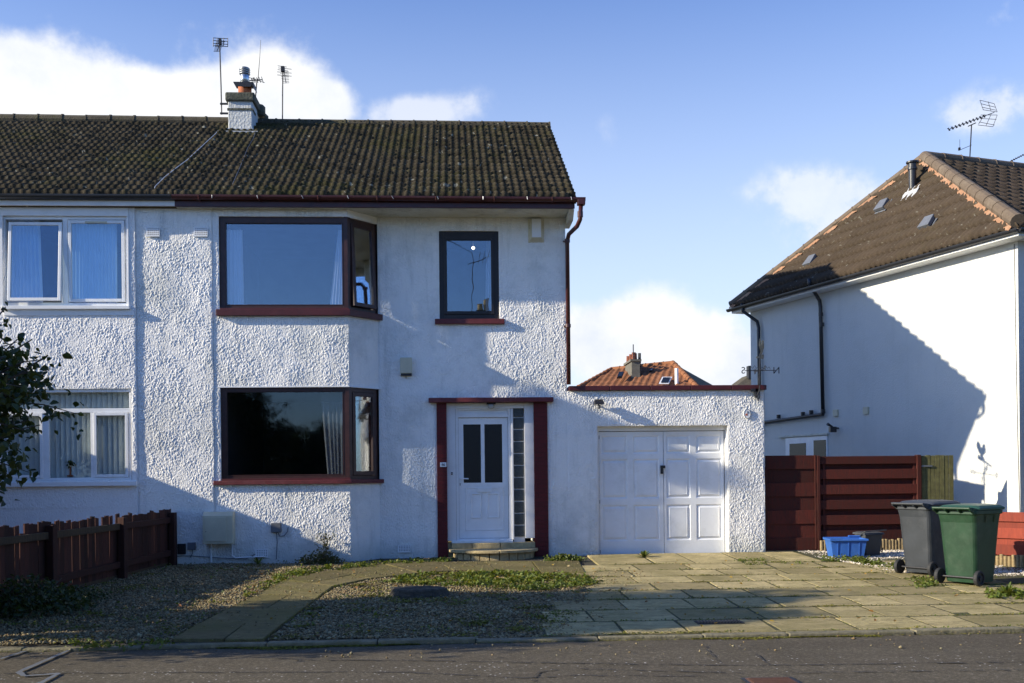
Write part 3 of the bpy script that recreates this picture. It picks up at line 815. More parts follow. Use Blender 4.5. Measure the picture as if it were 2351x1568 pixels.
def roughcast(parent,mat,x0,x1,z0,z1,y,holes=(),res=.0066,amp=.0068,ox=0.0,name='roughcast_face',edge=(1,1,1,1)):
    nx_=int((x1-x0)/res); nz_=int((z1-z0)/res)
    xs=np.linspace(x0,x1,nx_+1); zs=np.linspace(z0,z1,nz_+1); X,Z=np.meshgrid(xs,zs); Xw=X+ox+50; Zw=Z+20
    wx=(vnoise(Xw,Zw,.04,.04,5)-.5)*.02; wz=(vnoise(Xw,Zw,.04,.04,6)-.5)*.02
    h=.58*vnoise(Xw+wx,Zw+wz,.0155,.023,1)+.42*vnoise(Xw+wz,Zw+wx,.011,.0145,2)
    h=np.clip((h-.30)*2.2,0,1)**1.15
    big=vnoise(Xw,Zw,.32,.45,3); mid=vnoise(Xw,Zw,.11,.15,4)
    hh=amp*h*(.4+1.1*mid)+.010*(big-.35)
    d=np.minimum.reduce([(X-x0) if edge[0] else X*0+9,(x1-X) if edge[1] else X*0+9,(Z-z0)+.02,(z1-Z)])
    for a,b,c,e in holes:
        dx_=np.maximum(np.maximum(a-X,X-b),0); dz_=np.maximum(np.maximum(c-Z,Z-e),0); d=np.minimum(d,np.sqrt(dx_**2+dz_**2))
    hh=hh*np.clip(d/.03,0,1)**.6+.001
    Y=y-hh
    V=np.stack([X,Y,Z],2).reshape(-1,3)
    I,J=np.meshgrid(np.arange(nx_),np.arange(nz_)); a0=(J*(nx_+1)+I).ravel()
    cx_=(xs[:-1]+xs[1:])/2; cz_=(zs[:-1]+zs[1:])/2; CX,CZ=np.meshgrid(cx_,cz_); keep=np.ones(CX.size,bool)
    for a,b,c,e in holes: keep&=~((CX.ravel()>a)&(CX.ravel()<b)&(CZ.ravel()>c)&(CZ.ravel()<e))
    a0=a0[keep]; F_=np.stack([a0,a0+1,a0+nx_+2,a0+nx_+1],1)
    used=np.zeros(len(V),bool); used[F_.ravel()]=True; mp=np.cumsum(used)-1
    return npmesh(name,V[used],mp[F_],M[mat],parent,True)
# windows in the bay
uh=H(503,790,497,712,YF); lh=H(505,790,889,1103,YF)
zU0,zU1=uh[2],uh[3]; zL0,zL1=lh[2],lh[3]
xw=WX(504,YF,800)
# main wall of the recessed half, with openings
dw=H(1002,1257,920,1275,0); 
door_h=(WX(1024,0,1100),WX(1227,0,1100),.0,WZ(924,0,1120))
sw=H(1008,1145,530,733,0)
m=MB(); wall_holes(m,xM,xR,-.3,ZS,0,.3,[door_h,sw]); m.build('front_wall',M['stucco'],house,weld=True)
# bay + party panel bands
def band(m,z0,z1):
    n=len(m.v)
    m.prism([(xw,YF,z0),(xC,YF,z0),(xM,0.0,z0),(xw,0.0,z0)],(0,0,z1-z0))
m=MB(); band(m,-.3,zL0); band(m,zL1,zU0); band(m,zU1,ZS)
m.box(xL,xw-.0005,YF-.003,.3,-.3,ZS); m.build('bay_wall',M['stucco'],house)
m=MB(); m.box(xN,xL-.0005,YP,.3,-.3,ZS); m.build('party_panel_wall',M['stucco'],house)
roughcast(house,'stucco',xL,xC,-.05,ZS,YF-.003,[(xw,xC,zL0,zL1),(xw,xC,zU0,zU1)],edge=(1,0,1,1))
roughcast(house,'stucco',xN,xL-.0005,-.05,ZS,YP)
roughcast(house,'stucco',xM,xR,-.05,ZS,0.0,[door_h,(WX(1002,0,1100),WX(1258,0,1100),-1,WZ(922,0,1120)),sw])
# gable wall
m=MB(); zr=8.34; yr=3.5
m.prism([(xR-.001,.3,-.3),(xR-.001,7.2,-.3),(xR-.001,7.2,5.75),(xR-.001,yr,zr),(xR-.001,.3,5.9)],(-.28,0,0)); m.build('gable_wall',M['stucco'],house)
m=MB(); m.box(-4.7,xR-.29,6.9,7.1,-.3,5.6); m.build('rear_wall',M['render'],house)

def frame_local(M4): return M4
# ---- front panes of the bay
def bay_window(nm, z0, z1, glu0, glu1, glv0, glv1, gm):
    w=thing_part('window_frame')
def part(name,mb,mat,parent,**k):
    mt=M[mat] if isinstance(mat,str) else mat
    if name in ('brick_pier','gutter_bracket','slate_clip','supply_pipe','pipe_collar','hinge','brick_riser','step_riser_stone','alarm_louvre','cooling_fin','chimney_pots','door_pane','window_sill','step_top'): return mb.split(name.replace('pots','pot'),mt,parent,**k)
    return mb.build(name,mt,parent,**k)

xFr=WX(790,YF,800)
def baywin(z0,z1,gx0,gx1,gz0,gz1,gmat,fm,open_=False,lower=False):
    # front frame
    m=MB(); y0,y1=YF+.035,YF+.105
    m.box(xw,gx0,y0,y1,z0,z1); m.box(gx1,xC-.004,y0,y1,z0,z1)
    m.box(gx0,gx1,y0,y1,gz1,z1); m.box(gx0,gx1,y0,y1,z0,gz0)
    f=part('bay_window_frame',m,fm,house,bevel=.004)
    p=MB(); p.box(gx0-.005,gx1+.005,y0+.03,y0+.036,gz0-.005,gz1+.005); part('pane',p,gmat,f)
    # thin bead round the glass
    b=MB(); ring(b,gx0,gx1,gz0,gz1,y0-.004,y0+.02,.012); part('glazing_bead',b,fm,f)
    # bottom drip rail, reddish
    b=MB(); b.box(xw+.01,xC+.01,YF-.005,y0-.001,z0+.0,z0+.035); part('drip_rail',b,'redpaint',f,bevel=.004)
    # chamfer
    d=Vector((xM-xC,-YF,0)); L=d.length; d.normalize(); n=Vector((d.y,-d.x,0))
    T=Matrix((d,-n,Vector((0,0,1)))).transposed().to_4x4(); T.translation=Vector((xC,YF,0))
    m=MB(); fw=.075
    for bx in ((0.0,fw,z0,z1),(L-fw,L-.002,z0,z1),(fw,L-fw,z1-.075,z1),(fw,L-fw,z0,z0+.07)):
        m.box(bx[0],bx[1],.03,.10,bx[2],bx[3],T)
    f2=part('side_window_frame',m,fm,house,bevel=.004)
    # corner post
    m=MB(); m.prism([(xC-.06,YF+.012,z0),(xC-.003,YF+.012,z0),(xC+d.x*.06,YF+.012+d.y*.06,z0),(xC-.06,YF+.13,z0)],(0,0,z1-z0)); part('corner_post',m,fm,house)
    # casement
    C4=T.copy()
    if open_:
        C4=T@Matrix.Translation((fw,.03,z1-.08))@Matrix.Rotation(R(-2.5),4,'X')@Matrix.Translation((-fw,-.03,-(z1-.08)))
    m=MB(); a0,a1,b0,b1=fw+.004,L-fw-.004,z0+.075,z1-.08
    cw=.062
    for bx in ((a0,a0+cw,b0,b1),(a1-cw,a1,b0,b1),(a0+cw,a1-cw,b1-cw,b1),(a0+cw,a1-cw,b0,b0+cw)):
        m.box(bx[0],bx[1],.0,.05,bx[2],bx[3],C4)
    f3=part('casement',m,fm,f2,bevel=.003)
    p=MB(); p.box(a0+cw-.004,a1-cw+.004,.02,.026,b0+cw-.004,b1-cw+.004,C4); part('casement_pane',p,gmat,f3)
    return T,L
gxa,gxb,gza,gzb=WX(516,YF,600),WX(786,YF,600),WZ(700,YF,650),WZ(510,YF,650)
baywin(zU0,zU1,gxa,gxb,gza,gzb,'glass','brownframe',True)
gxa2,gxb2,gza2,gzb2=WX(519,YF,1000),WX(788,YF,1000),WZ(1091,YF,650),WZ(898,YF,650)
baywin(zL0,zL1,gxa2,gxb2,gza2,gzb2,'glass_l','brownframe',False,True)
# sills following the bay
def sill(zt,zb,proj,mat,xl):
    d=Vector((xM-xC,-YF,0)).normalized(); n=Vector((d.y,-d.x,0))
    o1=Vector((xC,YF,0))+n*proj
    # corner intersection of offset lines
    t=(YF-proj-o1.y)/d.y; cx=o1.x+d.x*t
    e=Vector((xM,0,0))+n*proj
    m=MB(); m.prism([(xl,YF-proj,zb),(cx,YF-proj,zb),(e.x+.02,-.0,zb),(xM-.02,.04,zb),(xC-.04,YF+.05,zb),(xl,YF+.05,zb)],(0,0,zt-zb))
    return part('bay_sill',m,mat,house,bevel=.006)
sill(zU0+.004,WZ(724,YF-.08,650),.085,'redpaint',WX(495,YF-.08,720))
sill(zL0+.004,WZ(1112,YF-.08,650),.075,'maroonsill',WX(489,YF-.08,1105))
# flashing line above lower bay window
d=Vector((xM-xC,-YF,0)).normalized(); n=Vector((d.y,-d.x,0))
m=MB(); e=Vector((xM,0,0))+n*.02; t0=Vector((xC,YF,0))+n*.02
m.prism([(xw-.03,YF-.02,zL1-.002),(xC+.004,YF-.02,zL1-.002),(e.x+.03,0.0,zL1-.002),(xM,.0,zL1-.002),(xC-.05,YF+.03,zL1-.002),(xw-.03,YF+.03,zL1-.002)],(0,0,.018)); part('head_flashing',m,'smooth_white',house)
# rooms behind
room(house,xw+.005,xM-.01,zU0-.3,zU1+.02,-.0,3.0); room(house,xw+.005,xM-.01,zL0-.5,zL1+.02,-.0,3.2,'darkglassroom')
# curtains upstairs
yc=YF+.19
V,Fc=drape(WX(514,yc,560),WX(556,yc,560),WX(512,yc,690),WX(560,yc,690),zU0+.02,WZ(528,yc,540),yc,24,.018,5,1); o=npmesh('curtain',V,Fc,M['curtain'],house,True)
V,Fc=drape(WX(776,yc,560),WX(792,yc,560),WX(756,yc,690),WX(792,yc,690),zU0+.02,WZ(528,yc,780),yc,24,.018,5,2); o=npmesh('curtain',V,Fc,M['curtain'],house,True)
V,Fc=drape(WX(735,yc,950),WX(790,yc,950),WX(752,yc,1090),WX(790,yc,1090),zL0+.02,zL1,yc,24,.018,5,3); o=npmesh('curtain',V,Fc,M['sheer'],house,True)

# ---- small upper window
x0,x1,z0,z1=sw
m=MB(); y0,y1=.03,.10
fw=(x1-x0)
gx0,gx1,gz0,gz1=WX(1026,.05,640),WX(1127,.05,640),WZ(715,.05,1077),WZ(552,.05,1077)
m.box(x0,gx0-.05,y0,y1,z0,z1); m.box(gx1+.05,x1,y0,y1,z0,z1); m.box(gx0-.05,gx1+.05,y0,y1,gz1+.05,z1); m.box(gx0-.05,gx1+.05,y0,y1,z0,gz0-.05)
f=part('window_frame',m,'darkframe',house,bevel=.004)
m=MB(); ring(m,gx0-.05,gx1+.05,gz0-.05,gz1+.05,y0-.018,y1-.02,.05); c=part('casement',m,'darkframe',f,bevel=.004)
m=MB(); m.box(gx0-.004,gx1+.004,.045,.051,gz0-.004,gz1+.004); part('pane',m,'glass',f)
m=MB(); m.box(WX(998,-.06,738),WX(1158,-.06,738),-.075,.05,WZ(743.5,-.06,1078),WZ(732,-.06,1078)); part('window_sill',m,'maroonsill',house,bevel=.006)
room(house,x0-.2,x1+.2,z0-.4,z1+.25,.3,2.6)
V,Fc=drape(WX(1116,.4,560),WX(1140,.4,560),WX(1114,.4,690),WX(1140,.4,690),z0,z1,.4,20,.015,4,5); npmesh('curtain',V,Fc,M['curtain'],house,True)
t=NT('lit_bulb'); e=t.n('ShaderNodeEmission'); e.inputs['Color'].default_value=(1,.85,.6,1); e.inputs['Strength'].default_value=6; t.L(e.outputs[0],t.out.inputs[0]); M['bulb']=t.m
bp=W(1086,569,1.6); bl=thing('ceiling_spotlight','tiny lit ceiling spotlight glowing inside the small upper window','lamp',tuple(bp)); m=MB(); m.lathe((0,0,0),[(.006,-.03),(.028,-.015),(.03,.01),(.01,.02)],12); m.build('bulb',M['bulb'],bl,smooth=True); m=MB(); m.tube([(0,0,.02),(0,0,.5)],.006,6); m.build('fitting_stem',M['smooth_white'],bl)

# ---- fascia, soffit, gutter
xE0=WX(403,-.62,465); xE1=WX(1318,-.62,470)
zf0=WZ(478.5,-.63,900); zf1=zf0+.14
m=MB(); m.box(xE0,xE1,-.685,-.64,zf0,zf1+.02); part('fascia',m,'redgutter',house,bevel=.004)
m=MB(); m.prism([(xC-.02,-.638,zf0+.012),(xE1-.02,-.638,zf0+.012),(xE1-.02,.02,zf0+.012),(xC-.02,.02,zf0+.012)],(0,0,.02)); 
m.box(xE0,xC-.021,-.638,YF+.02,zf0+.012,zf0+.032)
part('soffit',m,'soffit',house)
m=MB(); zb=WZ(505,-.5,1300)
m.prism([(xR-.002,-.637,zf0-.001),(xR-.002,.1,zf0-.001),(xR-.002,.1,zb),(xR-.002,-.45,zb)],(xE1-xR,0,0)); part('soffit_box_end',m,'soffit',house,bevel=.005)
def gutter(m,p0,p1,r=.058,seg=9):
    p0=Vector(p0);p1=Vector(p1); d=(p1-p0).normalized(); o=Vector((-d.y,d.x,0)); n0=len(m.v)
    prof=[(-r,.012)]+[(r*math.cos(a),r*math.sin(a)) for a in [math.pi+math.pi*i/seg for i in range(seg+1)]]+[(r,.012),(r-.008,.012)]+[((r-.006)*math.cos(a),(r-.006)*math.sin(a)) for a in [2*math.pi-math.pi*i/seg for i in range(seg+1)]]+[(-r+.008,.012)]
    for p in (p0,p1):
        for a,b in prof: m.v.append(tuple(p+o*a+Vector((0,0,b))))
    k=len(prof)
    for i in range(k):
        j=(i+1)%k; m.f.append((n0+i,n0+j,n0+k+j,n0+k+i))
    m.f.append(tuple(n0+i for i in range(k))); m.f.append(tuple(n0+k+i for i in range(k-1,-1,-1)))
zg=WZ(452,-.74,900)
xGe=WX(1343,-.74,457)
gz_=zg-.012
m=MB(); gutter(m,(xE0-.02,-.745,gz_+.01),(xGe,-.745,gz_-.004))
gt=part('gutter',m,'redgutter',house)
m=MB()
xx=xE0+.4
while xx<xGe:
    m.tube([(xx,-.685,gz_+.0),(xx,-.70,gz_-.05),(xx,-.745,gz_-.066),(xx,-.795,gz_-.045),(xx,-.808,gz_+.012)],.009,6); xx+=.93
part('gutter_bracket',m,'redgutter',gt)
m=MB()
for k in range(9): 
    xx=xE0+.6+k*.71; m.tube([(xx,-.70,gz_+.02),(xx+rng.uniform(-.02,.02),-.808,gz_+.01),(xx+.01,-.810,gz_-.04)],.004,5)
part('slate_clip',m,'alu',gt)
# downpipe
def wp(u,v,y): return tuple(W(u,v,y))
px_=WX(1303,-.06,700)
m=MB(); m.box(xGe-.13,xGe-.005,-.805,-.69,gz_-.11,gz_-.02); part('hopper',m,'redgutter',house,bevel=.01)
m=MB(); m.tube([(xGe-.07,-.745,gz_-.1),(xGe-.085,-.745,WZ(505,-.7,1325)),(xGe-.12,-.62,WZ(520,-.6,1320)),(px_+.02,-.14,WZ(538,-.14,1305)),(px_,-.085,WZ(552,-.1,1303)),(px_,-.085,2.86)],[.036]*6,10)
dp=part('downpipe',m,'redgutter',house,smooth=True)
m=MB()
for v in (553,748): 
    z=WZ(v,-.08,1303); m.lathe((px_,-.085,z),[(.036,-.03),(.046,-.028),(.046,.028),(.036,.03)],12); m.box(px_-.07,px_+.05,-.05,-.03,z-.012,z+.012)
m.tube([(xGe-.083,-.745,WZ(500,-.7,1325)),(xGe-.083,-.745,WZ(487,-.7,1325))],.046,10)
part('pipe_collar',m,'redgutter',dp)

# ---- roof
ye,ze=-.755,gz_+.035; Vs=Vector((0,yr-ye,8.40-ze)); SL=Vs.length
xv=WX(1320,-.7,453)
xs_=WX(402,-.7,450)
tile_sheet('roof_tiles',(xs_,ye,ze),(1,0,0),Vs,[(0,0),(xv-xs_,0),(xv-xs_,SL-.03),(0,SL-.03)],M['tiles'],house,gauge=.245,pitch=.120,amp=.019,step=.056)
m=MB(); Nn=Vector((0,-Vs.z,Vs.y)).normalized()
a=Vector((xs_,ye+.03,ze-.01)); top=Vector((xs_,yr,8.40-.02))
m.prism([a-Nn*.02,top-Nn*.02,top-Nn*.09,a-Nn*.09],(xv-xs_-.01,0,0))
m.prism([(xs_,yr,8.37),(xs_,7.75,5.75),(xs_,7.75,5.68),(xs_,yr,8.29)],(xv-xs_,0,0))
part('roof_deck',m,'tiles',house)
def ridge(parent,p0,p1,r,mat,name='ridge_tiles',L=.44,hump=.012):
    p0=Vector(p0);p1=Vector(p1); d=p1-p0; n=int(d.length/L); m=MB()
    for i in range(n):
        a=p0+d*(i/n); b=p0+d*((i+1)/n); q=rng.uniform(-hump*.4,hump*.4)
        m.tube([a+Vector((0,0,q)),a+(b-a)*.93+Vector((0,0,q)),a+(b-a)*.935+Vector((0,0,q)),b+Vector((0,0,q))],[r,r,r+hump,r+hump],12)
    return m.build(name,mat,parent)
ridge(house,(xs_,yr,8.39),(xv+.01,yr,8.37),.095,M['ridgedark'])
m=MB(); m.prism([(xv-.03,ye,ze-.02),(xv-.03,yr,8.36),(xv-.03,7.7,5.76),(xv-.03,7.7,5.66),(xv-.03,yr,8.26),(xv-.03,ye+.05,ze-.11)],(.045,0,0)); part('verge_board',m,'tiles',house)

m=MB(); m.box(-2.5,xR-.05,yr+.12,7.15,5.2,8.36); part('rear_shade_wall',m,'stucco',house); m=MB(); m.box(-2.6,xR+.05,yr+.11,7.3,8.361,8.44); part('rear_shade_roof',m,'ridgedark',house)  # hidden box behind the ridge, added to extend the roof shadow on the right-hand house
# ---- chimney
def onroof(u,v):
    # intersection with front slope
    dx,dy,dz=ray(u,v); P0=Vector((0,ye,ze)); 
    nrm=Vector((0,-Vs.z,Vs.y)); k=(P0-Vector((0,-DIST,ZC))).dot(nrm)/Vector((dx,dy,dz)).dot(nrm)
    return Vector((0,-DIST,ZC))+Vector((dx,dy,dz))*k
b=onroof(550,302); yc0=b.y; yc1=yc0+1.15
cx0,cx1=WX(523,yc0,270),WX(579,yc0,270); zt=WZ(233,yc0,550)
m=MB(); m.box(cx0,cx1,yc0,yc1,7.2,zt+.05); ch=part('chimney',m,'chimneyr',house,bevel=.02)
m=MB(); m.box(cx0-.045,cx1+.05,yc0-.05,yc1+.05,zt,zt+.17); part('chimney_cap',m,'stonecap',ch,bevel=.03)
m=MB(); m.box(cx0-.02,cx1+.02,yc0-.035,yc0+.01,b.z-.03,b.z+.05); m.box(cx0-.08,cx1+.12,yc0-.12,yc0+.0,b.z-.07,b.z-.025); part('flashing',m,'lead',ch)
m=MB(); m.box(cx0-.012,cx1+.012,yc0-.012,yc0+.3,zt-.17,zt-.13); part('stain_course',m,'stonecap',ch)
pc=Vector(((cx0+cx1)/2+.03,yc0+.33,zt+.17)); s_=(yc0+.33+DIST)/F
m=MB(); m.lathe(pc,[(.125,-.02),(.13,.22),(.12,.25)],18); part('chimney_pot',m,'terracotta',ch,smooth=True)
m=MB(); m.box(pc.x-.19,pc.x+.19,pc.y-.16,pc.y+.16,pc.z+.26,pc.z+.275); 
m.quad((pc.x-.19,pc.y-.16,pc.z+.275),(pc.x+.19,pc.y-.16,pc.z+.275),(pc.x+.14,pc.y-.165,pc.z+.18),(pc.x-.14,pc.y-.165,pc.z+.18)); m.prism([(pc.x+.13,pc.y-.16,pc.z+.27),(pc.x+.195,pc.y-.16,pc.z+.27),(pc.x+.21,pc.y-.16,pc.z+.16)],(0,.3,0)); part('pot_hood',m,'darkmetal',ch)
m=MB(); m.lathe(pc,[(.09,.27),(.085,.48),(.07,.49)],18); part('flue_pipe',m,'steel',ch,smooth=True)
m=MB()
for k in range(3): m.lathe(pc,[(.095,.47+k*.04),(.108,.485+k*.04),(.095,.50+k*.04)],18)
m.lathe(pc,[(.08,.47),(.085,.58),(.10,.59),(.085,.605),(.03,.62)],18); part('flue_cowl',m,'alu',ch,smooth=True)
# second pots hidden behind, stepping cap on the right side
m=MB()
for k,(dy,dz,r_) in enumerate(((.62,.10,.12),(.9,.02,.13))):
    m.lathe((cx1+.02,yc0+dy,zt+dz-.05),[(r_,-.12),(r_,.06),(r_*.7,.1)],14)
part('cap_lump',m,'stonecap',ch,smooth=True)

# ---- front door set
fx=lambda u,y=.0,v=1080: WX(u,y,v)
fz=lambda v,y=.0,u=1125: WZ(v,y,u)
m=MB(); m.box(fx(1003),fx(1026),-.035,.30,-.3,fz(925)); m.box(fx(1226),fx(1257),-.035,.30,-.3,fz(925)); part('brick_pier',m,'redbrick',house,bevel=.004)
m=MB(); m.box(fx(985,-.1),fx(1271.5,-.1),-.13,.05,fz(923,-.12),fz(912.5,-.12)); part('door_canopy',m,'maroonsill',house,bevel=.008)
m=MB(); yd=.10
m.box(fx(1025),fx(1046,yd),yd-.05,yd+.1,fz(1241),fz(925)); m.box(fx(1204,yd),fx(1226.5),yd-.05,yd+.1,fz(1237),fz(925))
m.box(fx(1046,yd)+.001,fx(1204,yd)-.001,yd-.045,yd+.1,fz(937),fz(925)); m.box(fx(1173.5,yd),fx(1178,yd),yd-.045,yd+.1,fz(1240),fz(938)+.002)
sur=part('door_surround',m,'smooth_white',house,bevel=.004)
m=MB(); ring(m,fx(1046.5,yd),fx(1173,yd),fz(1240,yd),fz(938,yd),yd-.02,yd+.06,.045,wt=.001,wb=.03); 
m.box(fx(1046.5,yd)+.046,fx(1173,yd)-.046,yd-.02,yd+.06,fz(958,yd),fz(951,yd))
m.box(fx(1046.5,yd)+.046,fx(1173,yd)-.046,yd+.02,yd+.05,fz(951,yd),fz(940,yd))
m.box(fx(1046.5,yd)+.046,fx(1173,yd)-.046,yd-.02,yd+.06,fz(941,yd),fz(938,yd))
dfr=part('door_frame',m,'upvc',house,bevel=.004)
door=thing_d=part('front_door',MB().box(0,.001,0,.001,-10,-9.999),'upvc',house) if False else None
yl=yd+.012
L0,L1,B0,B1=fx(1053,yl),fx(1166,yl),fz(1235,yl),fz(959,yl)
g1=(fx(1064,yl),fx(1104,yl),fz(1108,yl),fz(974,yl)); g2=(fx(1112.5,yl),fx(1153,yl),fz(1108,yl),fz(974,yl))
m=MB(); wall_holes(m,L0,L1,B0,B1,yl,yl+.05,[g1,g2])
leaf_=part('front_door',m,'upvc',house,weld=True)
m=MB()
for g in (g1,g2): m.box(g[0]-.002,g[1]+.002,yl+.018,yl+.024,g[2]-.002,g[3]+.002)
part('door_pane',m,'doorglass',leaf_)
def raised(m,x0,x1,z0,z1,y,w=.02,h=.012,groove=True):
    # moulded frame + bevelled centre
    pts=lambda a,b,c,d,yy:[(a,yy,c),(b,yy,c),(b,yy,d),(a,yy,d)]
    A=pts(x0,x1,z0,z1,y); B=pts(x0+w*.5,x1-w*.5,z0+w*.5,z1-w*.5,y-h); Cc=pts(x0+w,x1-w,z0+w,z1-w,y-h); D=pts(x0+w*1.5,x1-w*1.5,z0+w*1.5,z1-w*1.5,y-.001)
    for P,Q in ((A,B),(B,Cc),(Cc,D)):
        for i in range(4):
            j=(i+1)%4; m.quad(P[i],P[j],Q[j],Q[i])
    m.quad(*D)
m=MB()
raised(m,fx(1067,yl),fx(1155.5,yl),fz(1218,yl),fz(1118,yl),yl-.002,.014,.008)
raised(m,fx(1079,yl),fx(1105,yl),fz(1190,yl),fz(1131,yl),yl-.004,.022,.014)
raised(m,fx(1116.5,yl),fx(1145.5,yl),fz(1190,yl),fz(1131,yl),yl-.004,.022,.014)
part('door_panel',m,'upvc',leaf_)
m=MB(); m.box(fx(1095,yl),fx(1127,yl),yl-.022,yl-.001,fz(1130,yl),fz(1120,yl)); part('letter_flap',m,'upvc',leaf_,bevel=.004)
m=MB(); m.box(fx(1056,yl)-.01,fx(1056,yl)+.018,yl-.012,yl,fz(1117,yl),fz(1093,yl)); m.tube([(fx(1057,yl),yl-.01,fz(1098,yl)),(fx(1057,yl),yl-.05,fz(1098,yl)),(fx(1075,yl),yl-.055,fz(1098.5,yl))],.010,8); part('door_handle',m,'upvc',leaf_)
m=MB(); m.box(fx(1055.5,yl)-.004,fx(1055.5,yl)+.006,yl-.014,yl-.011,fz(1114,yl),fz(1108,yl)); part('keyhole',m,'darkmetal',leaf_)
m=MB(); m.box(fx(1034.5,0),fx(1176,0),.0,.16,fz(1246,.02),fz(1240.5,.02)); part('threshold',m,'upvc',house,bevel=.005)
# glass block strip
bx0,bx1=fx(1178.5,yd),fx(1203.5,yd); zt_,zb_=fz(931,yd),fz(1234,yd)
m=MB(); m.box(bx0-.0,bx1+.0,yd+.03,yd+.08,zb_-.09,zt_+.02); gb=part('glass_block_mortar',m,'smooth_white',house)
hh=(zt_-zb_)/11
for k in range(11):
    m=MB(); m.box(bx0+.008,bx1-.008,yd+.005,yd+.06,zb_+k*hh+.008,zb_+(k+1)*hh-.008); part('glass_block',m,'blockglass',gb,bevel=.012)
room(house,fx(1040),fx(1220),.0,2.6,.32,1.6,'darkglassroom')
m=MB(); m.box(fx(1026),fx(1226),.02,.29,-.2,fz(1246,.0)-.001); part('door_plinth',m,'oldstone',house)
# steps
st=thing('door_step','curved buff sandstone doorstep with rounded nosing below the white front door','step',(fx(1130),-.15,0))
sx=st.location.x; sy=st.location.y
m=MB(); z0,z1=fz(1259,-.06),fz(1246.5,-.06)
for k,(a,b) in enumerate(((1035,1081),(1082,1146),(1147,1226))): m.box(fx(a)-sx+.003,fx(b)-sx-.003,-.07-sy,.0-sy+.12,z0,z1)
part('brick_riser',m,'oldstone',st,bevel=.006)
def halfdisc(m,rx,ry,z0,z1,a0=0,a1=180,cx=0,cy=0,n=20):
    P=[(cx,cy,z0)]+[(cx-rx*math.cos(R(a)),cy-ry*math.sin(R(a)),z0) for a in [a0+(a1-a0)*i/n for i in range(n+1)]]
    m.prism(P,(0,0,z1-z0))
rx=(fx(1235,-.3)-fx(1027,-.3))/2; zt2=fz(1259,-.1)-.002
m=MB(); halfdisc(m,rx,.58,zt2-.045,zt2,0,50,0,.08); halfdisc(m,rx,.58,zt2-.045,zt2,51,96,0,.08); halfdisc(m,rx,.58,zt2-.045,zt2,97,180,0,.08); part('step_top',m,'oldstone',st,bevel=.008)
m=MB()
for k in range(13): halfdisc(m,rx-.07,.50,-.03,zt2-.046,k*180/13+.7,(k+1)*180/13-.7,0,.08,3)
part('step_riser_stone',m,'oldstone',st,bevel=.005)

# vents
def grille(parent,u0,u1,v0,v1,y,mat='smooth_white',nx=6,nz=4,name='air_vent'):
    x0,x1,z0,z1=H(u0,u1,v0,v1,y); m=MB(); w=.012
    xs=np.linspace(x0+w,x1-w,nx*2+1); zs=np.linspace(z0+w,z1-w,nz*2+1)
    holes=[(xs[i],xs[i+1],zs[j],zs[j+1]) for i in range(1,nx*2,2) for j in range(1,nz*2,2)]
    wall_holes(m,x0,x1,z0,z1,y-.034,y-.012,holes); o=part(name,m,mat,parent,weld=True)
    b=MB(); b.box(x0+.01,x1-.01,y-.0165,y-.0125,z0+.01,z1-.01); part('vent_shadow_gap',b,'darkmetal',o)
grille(house,336,367,523,544,YP); grille(house,445,477,523,544,YP); grille(house,586,615,1261,1280,YF-.004); grille(house,913,942,1251,1268,0,nx=7)

# ---- things on the wall
p=W(1230,557,0); al=thing('alarm_box','white plastic burglar alarm box high on the wall under the eaves','alarm box',(p.x,-.0,p.z))
x0,x1,z0,z1=H(1212,1249,503.6,557,-.02); ox,oz=p.x,p.z
m=MB(); D_=.085
A=[(x0-ox,-.002,z0-oz),(x1-ox,-.002,z0-oz),(x1-ox,-.002,z1-oz),(x0-ox,-.002,z1-oz)]; ww=.055
B_=[(x0-ox+ww,-D_,z0-oz+.07),(x1-ox-ww,-D_,z0-oz+.07),(x1-ox-ww,-D_,z1-oz-.004),(x0-ox+ww,-D_,z1-oz-.004)]
m.quad(*B_)
for i in range(4): j=(i+1)%4; m.quad(A[i],A[j],B_[j],B_[i])
m.quad(*A); part('alarm_cover',m,'cream',al)
m=MB(); m.box(x0-ox+ww+.004,x1-ox-ww-.004,-D_-.006,-D_-.001,z0-oz+.074,z1-oz-.008); part('alarm_front_plate',m,'smooth_white',al,bevel=.002)
m=MB()
for s in (0,1):
    for k in range(5):
        xa=(x0-ox+.018) if s==0 else (x1-ox-.035); zz=z1-oz-.07-k*.022
        m.box(xa,xa+.017,-.042-.02*(0 if s else 0),-.036,zz,zz+.007)
part('alarm_louvre',m,'darkmetal',al)
p=W(932,863,0); bb=thing('bell_box','small cream box with dark base on the wall between bay and door','junction box',(p.x,0,p.z))
x0,x1,z0,z1=H(918.5,945.5,821,863,-.05)
m=MB(); m.box(x0-p.x,x1-p.x,-.09,.0,.035,z1-p.z); part('box_cover',m,'cream',bb,bevel=.008)
m=MB(); m.box(x0-p.x+.008,x1-p.x-.008,-.08,.0,.0,.0345); m.tube([(.0,-.03,.0),(.0,-.03,-.05)],.004,6); part('box_base',m,'darkmetal',bb)
